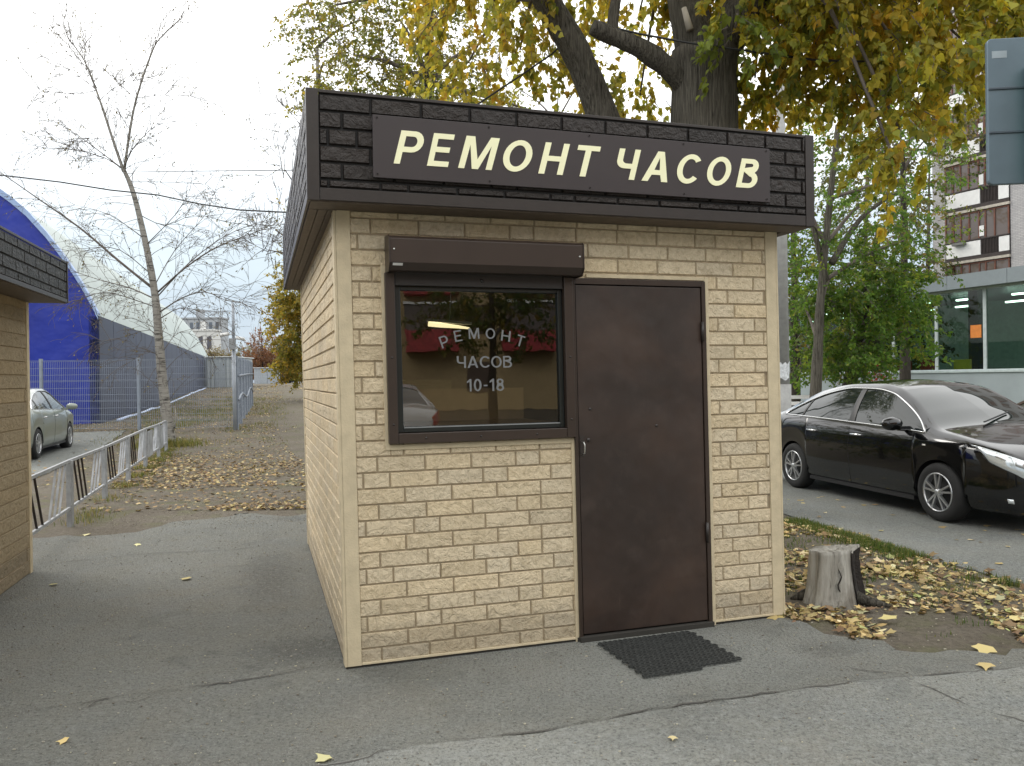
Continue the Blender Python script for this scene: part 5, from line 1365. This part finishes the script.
b = base_at(560, 30); leafy('bare_poplar', 'distant bare poplar seen between the leaning limb and the sign', b[0], b[1], 11, .12,
  cr(b, [(560,80,30,45,1.5,50,8),(520,90,30,30,1.5,40,6),(600,60,30,40,1.5,60,6)]), [(1,(.15,.14,.06))], .09, 3, seed=6, ln=1.2, bare=6)
# yellow-green tree far behind the left wall
b = base_at(316, 42); leafy('autumn_poplar', 'yellow-green poplar far behind, seen beside the left wall under the soffit', b[0], b[1], 7.5, .2,
  cr(b, [(298,330,42,20,2,34,330),(306,290,42,24,2,40,300),(300,362,42,20,1.6,16,120),(312,240,42,24,2,40,60),(330,330,42,30,2,40,60)]), [(3,(.28,.24,.05)),(2,(.17,.18,.04)),(2,(.36,.24,.04)),(1,(.08,.10,.03))], .17, 24, seed=7, ln=1.0)
# right side
b = base_at(812, 19); r_ = random.Random(3)
s_ = leafy('slim_tree', 'slim grey-barked tree with high fork standing next to the concrete pole', b[0], b[1], 7.5, .16,
  cr(b, [(800,200,19,35,1.2,50,50),(850,130,19,40,1.2,40,50),(880,190,19.5,45,1.2,60,100),(835,270,20,45,1.2,50,90),(800,300,20.5,18,1,50,40),(905,240,20,30,1.2,50,40),(915,180,20,26,1,40,22),(950,110,20,40,1.2,40,30)]), GRN, .10, 24, 'x' and OVAL, barkm='bark', lean=(.69,.0), seed=8, ln=.9,
  fork=[[(.36,0,3.8),(.1,.1,5.2),(-.2,.1,6.8)],[(.5,0,4.2),(1.3,.2,5.3),(2.3,.3,6.0)]])
b = base_at(840, 21); leafy('ash_maple', 'leaning dark-stemmed maple with bright green leaves in front of the shop glass', b[0], b[1], 5.4, .23,
  cr(b, [(864,308,20.5,52,1.4,42,210),(895,292,20,26,1.2,30,80),(850,355,20,36,1.2,22,80),(830,300,21,36,1.2,40,80),(866,345,20,26,1.1,18,50),(865,260,21,46,1.3,36,100),(915,330,19.5,12,.8,22,20),(800,350,21,24,1,28,40)]), GRN, .115, 26, OVAL, lean=(1.1,0), seed=9, ln=.62, droop=.3)
b = base_at(905, 26); leafy('grey_poplar', 'grey twiggy poplar with thinning olive leaves before the apartment balconies', b[0], b[1], 9, .2,
  cr(b, [(900,200,26,32,1.5,50,50),(925,140,26,40,1.5,30,44),(895,260,26,26,1.3,30,30),(965,110,26,40,1.5,30,36),(900,130,26,40,1.5,40,40)]), [(2,(.11,.115,.04)),(2,(.16,.14,.06)),(1,(.26,.21,.05)),(2,(.07,.075,.04))], .13, 20, seed=10, ln=1.1, bare=2)
for i, (px, Y, n_, lab) in enumerate([(795,34,70,'dark leafy tree in the gap between kiosk and concrete pole'),(868,38,90,'dark leafy tree closing the view behind the bright maple'),(930,44,80,'dark leafy tree behind the left end of the balconies')]):
    b = base_at(px, Y); leafy('background_tree', lab, b[0], b[1], 9, .25, cr(b, [(px,220,Y,50,2.5,70,n_),(px-20,300,Y,50,2.5,50,n_),(px+20,340,Y,50,2.5,40,n_),(px,140,Y,50,2.5,50,n_//2)]), DGR, .19, 22, seed=30+i, ln=1.3, group='dark trees beyond the road')
# a small red-leaved shrub by the shop wall
b = base_at(880, 23); leafy('red_shrub', 'small red-leaved shrub against the pale blue shop wall', b[0], b[1], 1.4, .03, cr(b, [(878,366,23,14,.3,13,26),(882,380,23,10,.25,8,12)]), [(2,(.28,.04,.03)),(1,(.18,.03,.02))], .06, 12, seed=12, ln=.3, cat='shrub')
# ---- far brown trees at the end of the field
r = random.Random(77)
BRN = [(3,(.15,.105,.075)),(2,(.20,.13,.085)),(1,(.11,.085,.06))]; OLB = [(2,(.17,.15,.085)),(2,(.13,.105,.07)),(1,(.22,.20,.10))]
words = ['leftmost','second from left','third from left','fourth from left','rust brown middle','sixth from left','seventh from left','rightmost']
for i, (px, top, Y, wd, pal) in enumerate([(186,352,120,14,OLB),(200,346,125,13,BRN),(214,350,118,12,OLB),(244,345,122,14,OLB),(262,332,112,15,[(3,(.22,.11,.07)),(2,(.17,.095,.06))]),(277,343,118,12,BRN),(288,350,116,12,OLB),(229,352,124,12,BRN)]):
    b = base_at(px, Y); k = Y/F; h = (380-top)*k
    leafy('far_tree', '%s far leafless tree in the brown row at the end of the field' % words[i], b[0], b[1], h, .16,
      [(0,0,h*.52,wd*k,1.5,h*.50,190),(wd*k*.5,0,h*.35,wd*k*.8,1.5,h*.33,110),(-wd*k*.5,0,h*.3,wd*k*.8,1.5,h*.3,110)], pal, .26, 16, DIAM, seed=50+i, ln=1.6, droop=-.3, bare=3, group='brown trees at the end of the field')
# trees across the street, mirrored in the pane and the car
for i,(x,y,lab) in enumerate([(3.5,-13,'leafy street tree mirrored dark in the left of the kiosk window'),(13,-15,'leafy street tree mirrored dark in the right of the kiosk window'),(-7,-10,'leafy street tree behind the viewer, left side of the street'),(-17,3,'leafy street tree mirrored in the flank of the black car')]):
    leafy('street_tree', lab, x, y, 6, .2, [(0,0,5.2,2.2,2.2,1.8,120),(1,.5,4,1.6,1.6,1.2,60),(-1,-.4,3.8,1.6,1.6,1.1,60)], DGR, .17, 20, seed=60+i, ln=1.1, group='trees across the street')

for i,(x,y,h) in enumerate([(-.6,12.6,3.6),(-2.3,14.6,4.2),(.9,11.9,3.2)]):  # unseen shrubs added to keep the blue hall's reflection off the car doors
    leafy('lilac_shrub', ['tall shrub behind the kiosk, mirrored in the rear door of the black car','taller shrub farther behind the kiosk, mirrored in the flank of the black car','small shrub close behind the kiosk, mirrored in the front door of the black car'][i], x, y, h, .06, [(0,0,h*.45,1.1,1.0,h*.42,120)], DGR, .10, 22, seed=80+i, ln=.8, group='shrubs hidden behind the kiosk', cat='shrub')
# ================================================================ overhead cables
cab = simple('black cable', (.02,.02,.02), .6)
def cable(name, label, pts, r0=.011):
    q = MB(); P = []
    for a, b in zip(pts, pts[1:]):
        for k in range(8): P.append(Vector(a).lerp(Vector(b), k/8))
    P.append(Vector(pts[-1])); q.tube(P, r0, 6); o = q.build(name, cab); return tag(o, label, 'cable')
def sag(a, b, s, n=10): return [Vector(a).lerp(Vector(b), i/n)-Vector((0,0,s*4*(i/n)*(1-i/n))) for i in range(n+1)]
def poly_px(lst): return [at(*p) for p in lst]
cable('overhead_cable', 'sagging black cable crossing the young bare tree and running behind the kiosk parapet', poly_px([(-160,168,13),(-60,171,12.6),(0,175,12.3),(60,182,12.1),(110,190,12),(158,195,11.8),(200,204,11.5),(240,210,11.2),(300,213,10.9),(400,212,10.4),(560,200,9.8),(690,190,9.35)]), .011)
cable('overhead_cable', 'thin straight cable ending high above the left edge of the kiosk parapet', poly_px([(136,172,19.2),(205,171,16),(300,170,12),(420,168,11),(560,165,10),(690,160,9.35)]), .008)
cable('overhead_cable', 'cable rising from the sign top to the leaning limb', poly_px([(440,128,10.2),(478,104,10.0),(520,76,9.8),(552,54,9.6),(566,40,9.6)]), .011)
cable('overhead_cable', 'cable slung from the broken limb past the thick trunk into the right foliage', poly_px([(598,24,8.95),(640,34,8.9),(690,43,8.85),(735,49,8.8),(770,54,8.8),(815,60,8.8),(880,62,8.8),(960,58,8.8),(1060,50,8.8)]), .012)

# ================================================================ tree stump
sb_ = Vector((2.16,5.36,0)); st = empty('tree_stump', sb_, 0, 'weathered grey split tree stump on the leaf-strewn verge right of the kiosk', 'stump')
def stumpmat():
    m = NT('weathered stump wood'); n = m.noise(14, 7, .65, .5, sc=(1.8,1.8,.18)); n2 = m.noise(2.3, 5)
    c = m.ramp(n, [(.30,(.04,.033,.026)),(.42,(.30,.285,.25)),(.75,(.50,.48,.43))]); c = m.mix(m.ramp(n2, [(.52,0),(.68,.7)]), c, (.12,.10,.075)); m.set(color=c, rough=.9, spec=.2); m.bump(n, 1, .03); return m.mat
q = MB(); nseg, nh = 48, 14; vs = []
H_ = .365
for j in range(nh+1):
    h = j/nh
    for k in range(nseg):
        t = 2*PI*k/nseg
        rr0 = .145+.05*(1-h)**2.2+.012*math.sin(3*t+1)+.008*math.sin(7*t)+.010*noise.noise(Vector((math.cos(t)*2,math.sin(t)*2,h*2)))
        crackd = math.exp(-((math.degrees(t)-262+6*math.sin(h*5))/3.0)**2)*.045*(1-abs(h-.45))
        rot = 1 if 300 < math.degrees(t) < 352 else 0        # decayed dark side, lower rim
        rr0 -= crackd+rot*.030
        top = H_*(1+.05*math.sin(t+2)+.03*noise.noise(Vector((t*2,0,3)))) - rot*.035
        vs.append((rr0*math.cos(t)*1.08, rr0*math.sin(t)*.9, -.03+(top+.03)*h))
fs = [(j*nseg+k,j*nseg+(k+1)%nseg,(j+1)*nseg+(k+1)%nseg,(j+1)*nseg+k) for j in range(nh) for k in range(nseg)]
q.add(vs, fs, smooth=True); top0 = nh*nseg; 
rings = []
for f in (.8,.5,.2):
    o = len(q.v)
    for k in range(nseg): x,y,z = vs[top0+k]; q.v.append((x*f,y*f,z-.006-.012*noise.noise(Vector((x*20,y*20,f)))-.012*(1-f)))
    rings.append(o)
prev = top0
for o in rings:
    for k in range(nseg): q.f.append((prev+k,prev+(k+1)%nseg,o+(k+1)%nseg,o+k)); q.m.append(0); q.c.append(None); q.sm.append(True)
    prev = o
q.f.append(tuple(prev+k for k in range(nseg))); q.m.append(0); q.c.append(None); q.sm.append(False)
q.build('stump_wood', stumpmat(), st)
q = MB()
for k,(a,ln_,w_) in enumerate([(-.45,.36,.05),(2.6,.28,.05),(.9,.3,.05)]):
    q.tube([(.10*math.cos(a),.09*math.sin(a),.06),(.2*math.cos(a),.18*math.sin(a),.03),(ln_*math.cos(a+.15),ln_*math.sin(a+.15),-.01)], [w_,w_*.7,w_*.3], 9)
q.build('root', M['bark'], st)
rot_m = simple('charred rotten wood', (.020,.016,.013), .95, var=.5, scale=25, bump=1)
q = MB(); vs2 = []; ks = range(int(nseg*302/360), int(nseg*358/360)+1)
for j in range(nh+1):
    for k in ks:
        x,y,z = vs[j*nseg+k % nseg]; f = 1.045+.10*abs(noise.noise(Vector((k*.5,j*.35,2)))); vs2.append((x*f,y*f,z*(1-.06*abs(noise.noise(Vector((k*.9,1,1)))))))
nk = len(ks); q.add(vs2, [(j*nk+i,j*nk+i+1,(j+1)*nk+i+1,(j+1)*nk+i) for j in range(nh) for i in range(nk-1)])
q.build('rotten_flank', rot_m, st)
q = MB(); P = []
for j in range(9):
    h = .05+.026*j; a = rad(262+4*math.sin(j*1.3)); rr_ = .150+.05*(1-h/.34)**2.2; P.append((rr_*math.cos(a)*1.08, rr_*math.sin(a)*.9, h))
q.tube(P, [.001,.003,.005,.006,.005,.006,.004,.003,.001], 5); q.build('split', rot_m, st)

# ================================================================ grass, litter and single leaves
LP = [(3,(.48,.39,.18)),(3,(.40,.30,.12)),(3,(.27,.19,.09)),(3,(.17,.11,.06)),(.6,(.33,.34,.13)),(1.2,(.56,.50,.30))]
FP = [(2,(.36,.27,.12)),(3,(.26,.18,.08)),(4,(.16,.105,.052)),(1.4,(.42,.34,.17)),(1,(.13,.09,.05))]
def flatleaf(mb, r, x, y, z, size, pal, tilt=.35, shape=MAPLE):
    a = r.uniform(0, 2*PI); d = Vector((math.cos(a), math.sin(a), r.uniform(-tilt,tilt))); n = (Vector((0,0,1))+rv(r)*tilt).normalized()
    leaf(mb, Vector((x,y,z)), d, n, size, shape, pick(r, pal), fold=r.uniform(-.1,.35))
r = random.Random(8)
# verge right of the kiosk
def in_verge(x, y):
    if x > road_x(y)+.05: return 0
    if y > 8.4: return 0
    lo = 4.95 if x < 1.95 else (4.62 if x < 2.25 else 4.44)
    if x < 1.74+ (y-4.9)*-.30 and y > 4.9: return 0
    return 1 if y > lo else 0
vg = MB(); n = 0
while n < 6800:
    x, y = r.uniform(.8,4.2), r.uniform(4.4,8.6)
    if not in_verge(x,y): continue
    dens = noise.noise(Vector((x*1.7,y*1.7,3)))*1.1+.36
    if x < 2.05 and y < 5.25: dens += .1
    if 2.2 < x < 2.9 and 4.4 < y < 5.1: dens -= .8         # bare soil in front of the stump
    if (Vector((x,y))-Vector((2.16,5.36))).length < .17: continue
    if (Vector((x,y))-Vector((2.05,5.05))).length < .25: dens += .5
    if (Vector((x,y))-Vector((2.9,4.8))).length < .45: dens += .35
    if r.random() > dens: continue
    n += 1; flatleaf(vg, r, x, y, r.uniform(-.004,.022), r.choice((.022,.032,.045,.070))*r.uniform(.8,1.15), LP, .5, r.choice((MAPLE,OVAL,MAPLE)))
o = vg.build('leaf_litter', M['litter']); tag(o, 'yellow and brown fallen leaves lying thick on the verge around the stump', 'leaf litter', kind='stuff')
ff = MB(); n = 0
for _ in range(300000):
    if n > 26000: break
    y = 9.6+ (r.random()**1.6)*60; x = r.uniform(-.45*y-3, -.22*y+1.5)
    if x < -4.84-.323*(y-8.67)-.4 and y < 20: 
        if r.random() > .12: continue
    path = abs(x-(-.30*y+.9+.4*math.sin(y*.15)))                  # trodden path kept clearer
    dens = noise.noise(Vector((x*.55,y*.35,9)))*.8+.42
    yy = y+.35*noise.noise(Vector((x*1.3,7,2)))
    if 9.55 < yy < 10.25: dens = (.62 if -3.75 < x < -2.3 else .08)*(1-abs(yy-9.9)/.5)
    if yy < 9.55: dens = .03
    if 10.25 <= yy < 11.7: dens *= .3
    if 11.8 < y < 17 : dens += .35
    if path < .7 and y > 14: dens -= .55
    if r.random() > dens: continue
    n += 1; flatleaf(ff, r, x, y, gz(x,y)+r.uniform(-.005,.03), r.uniform(.03,.075)*(1+max(0,y-25)*.02), FP, .4, MAPLE if y < 16 else DIAM)
o = ff.build('leaf_litter', M['litter']); tag(o, 'dry tan leaves scattered over the bare ground between railing and kiosk', 'leaf litter', kind='stuff')
# loose small debris and grit on the asphalt
db = MB()
for _ in range(9000):
    x, y = r.uniform(-4.6,3.4), r.choice((r.uniform(2.4,9.3), r.uniform(8.6,11.0)))
    if -1.1 < x < 1.75 and y > 4.2+.31*(x+.9)-.05 and y < 8: continue
    s = r.uniform(.002,.006); c = r.choice([(.35,.33,.28),(.25,.22,.17),(.14,.12,.10),(.45,.42,.33)])
    db.box(x,x+s*r.uniform(.6,2.2),y,y+s,.003,.004+s*.6, 0, c)
o = db.build('grit', M['litter']); tag(o, 'pale grit and crumbs scattered over the asphalt', 'grit', kind='stuff')
# single leaves lying on the asphalt
singles = [(-2.54,6.21,.09,'pale leaf lying alone on the dark asphalt left of the kiosk'),(-1.93,3.41,.05,'small leaf fragment at the lower left asphalt'),(-.76,3.2,.075,'pale leaf cut by the bottom edge of the photo'),(.66,3.36,.045,'small yellow leaf on the front asphalt below the door mat'),(2.46,4.16,.095,'large pale leaf on the sidewalk right of the bare soil'),(1.66,5.03,.08,'yellow leaf leaning on the right foot of the kiosk'),(-3.52,6.08,.07,'pale leaf beside the foot of the neighbouring kiosk'),(2.30,4.86,.12,'broad yellow leaf lying on the verge edge in front of the stump'),(2.06,5.62,.11,'yellow leaf stuck up behind the stump top'),(2.62,4.42,.13,'largest pale leaf at the edge of the litter'),(-4.35,8.15,.09,'white leaf near the first railing post'),(-3.6,7.6,.07,'pale leaf on the asphalt joint behind the neighbouring kiosk')]
for x,y,s,lab in singles:
    q = MB(); flatleaf(q, r, 0,0,.012, s, [(3,(.62,.56,.30)),(2,(.55,.46,.20))], .25); o = q.build('fallen_leaf', M['litter']); o.location = (x,y,.004+(.26 if 'stuck' in lab else .02 if 'verge' in lab else 0)); tag(o, lab, 'leaf', 'single leaves on the asphalt')
# a few on the road
rl = MB()
for _ in range(70):
    y = r.uniform(5.5,13); x = road_x(y)+r.uniform(.1,2.2); flatleaf(rl, r, x, y, .012, r.uniform(.04,.085), LP, .15)
o = rl.build('road_leaves', M['litter']); tag(o, 'pale leaves scattered on the road beside the black car', 'leaf litter', kind='stuff')
# grass
def grass(name, label, fn, n, h=(.04,.10), pal=((.06,.11,.025),(.10,.15,.04),(.16,.17,.06))):
    g_ = MB(); k = 0; t = 0
    while k < n and t < n*30:
        t += 1; p = fn()
        if p is None: continue
        k += 1; x, y = p; z = gz(x,y)-.01; a = r.uniform(0,2*PI); hh = r.uniform(*h); w_ = r.uniform(.002,.004)*(1 if y < 12 else 2.2); b_ = hh*r.uniform(.1,.7)
        dx, dy = math.cos(a), math.sin(a); c = r.choice(pal); f = r.uniform(.7,1.3); c = tuple(v*f for v in c)
        g_.add([(x-dy*w_,y+dx*w_,z),(x+dy*w_,y-dx*w_,z),(x+dy*w_*.7+dx*b_*.4,y-dx*w_*.7+dy*b_*.4,z+hh*.6),(x-dy*w_*.7+dx*b_*.4,y+dx*w_*.7+dy*b_*.4,z+hh*.6),(x+dx*b_,y+dy*b_,z+hh)], [(0,1,2,3),(3,2,4)], 0, c)
    o = g_.build(name, M['leaf']); return tag(o, label, 'grass', kind='stuff')
def vergegrass():
    y = r.uniform(4.7,8.6); d = abs(r.gauss(0,.14)); x = road_x(y)-.03-d
    if not in_verge(x,y): return None
    if y < 6.9 and (r.random() > (y-4.9)/2.2 or noise.noise(Vector((x*3,y*3,2))) < .0): return None
    return x, y
grass('verge_grass', 'narrow fringe of green grass between leaf-strewn verge and road', vergegrass, 4600, (.02,.075))
def sparse():
    y = r.uniform(4.6,8.2); x = r.uniform(1.2,4.0)
    if not in_verge(x,y) or noise.noise(Vector((x*2.2,y*2.2,31))) < .05: return None
    return x, y
grass('sparse_grass', 'sparse short grass poking through the leaves of the verge', sparse, 2600, (.02,.05))
def railg():
    t = r.uniform(-.5,4.9); p = R0+RS*t
    if noise.noise(Vector((t*1.7,4,4))) < -.05+.15*(t<1.5): return None
    return p.x+r.gauss(.05,.13), p.y+r.gauss(0,.1)
grass('railing_grass', 'thin yellowish grass along the foot of the low railing', railg, 1700, (.03,.09), ((.16,.17,.06),(.22,.19,.08),(.10,.13,.04)))
def fieldg():
    y = r.uniform(19,48); x = r.uniform(-.47*y, -.28*y) + 1.2*noise.noise(Vector((y*.6,3,1))); x = x if r.random() < min(1, (-.27*y-x)/2.5) else x-3
    if noise.noise(Vector((x*.5,y*.4,5))) < -.1: return None
    return x, y
grass('field_grass', 'worn green grass behind the mesh fence', fieldg, 9000, (.05,.12), ((.10,.13,.035),(.15,.16,.05),(.20,.17,.07)))
def birchg():
    a = r.uniform(0,6.28); d = abs(r.gauss(0,.5)); return bb.x+d*math.cos(a), bb.y-.2+d*math.sin(a)
grass('tree_foot_grass', 'tuft of longer grass round the foot of the young bare tree', birchg, 1100, (.08,.25), ((.12,.14,.04),(.20,.18,.07)))
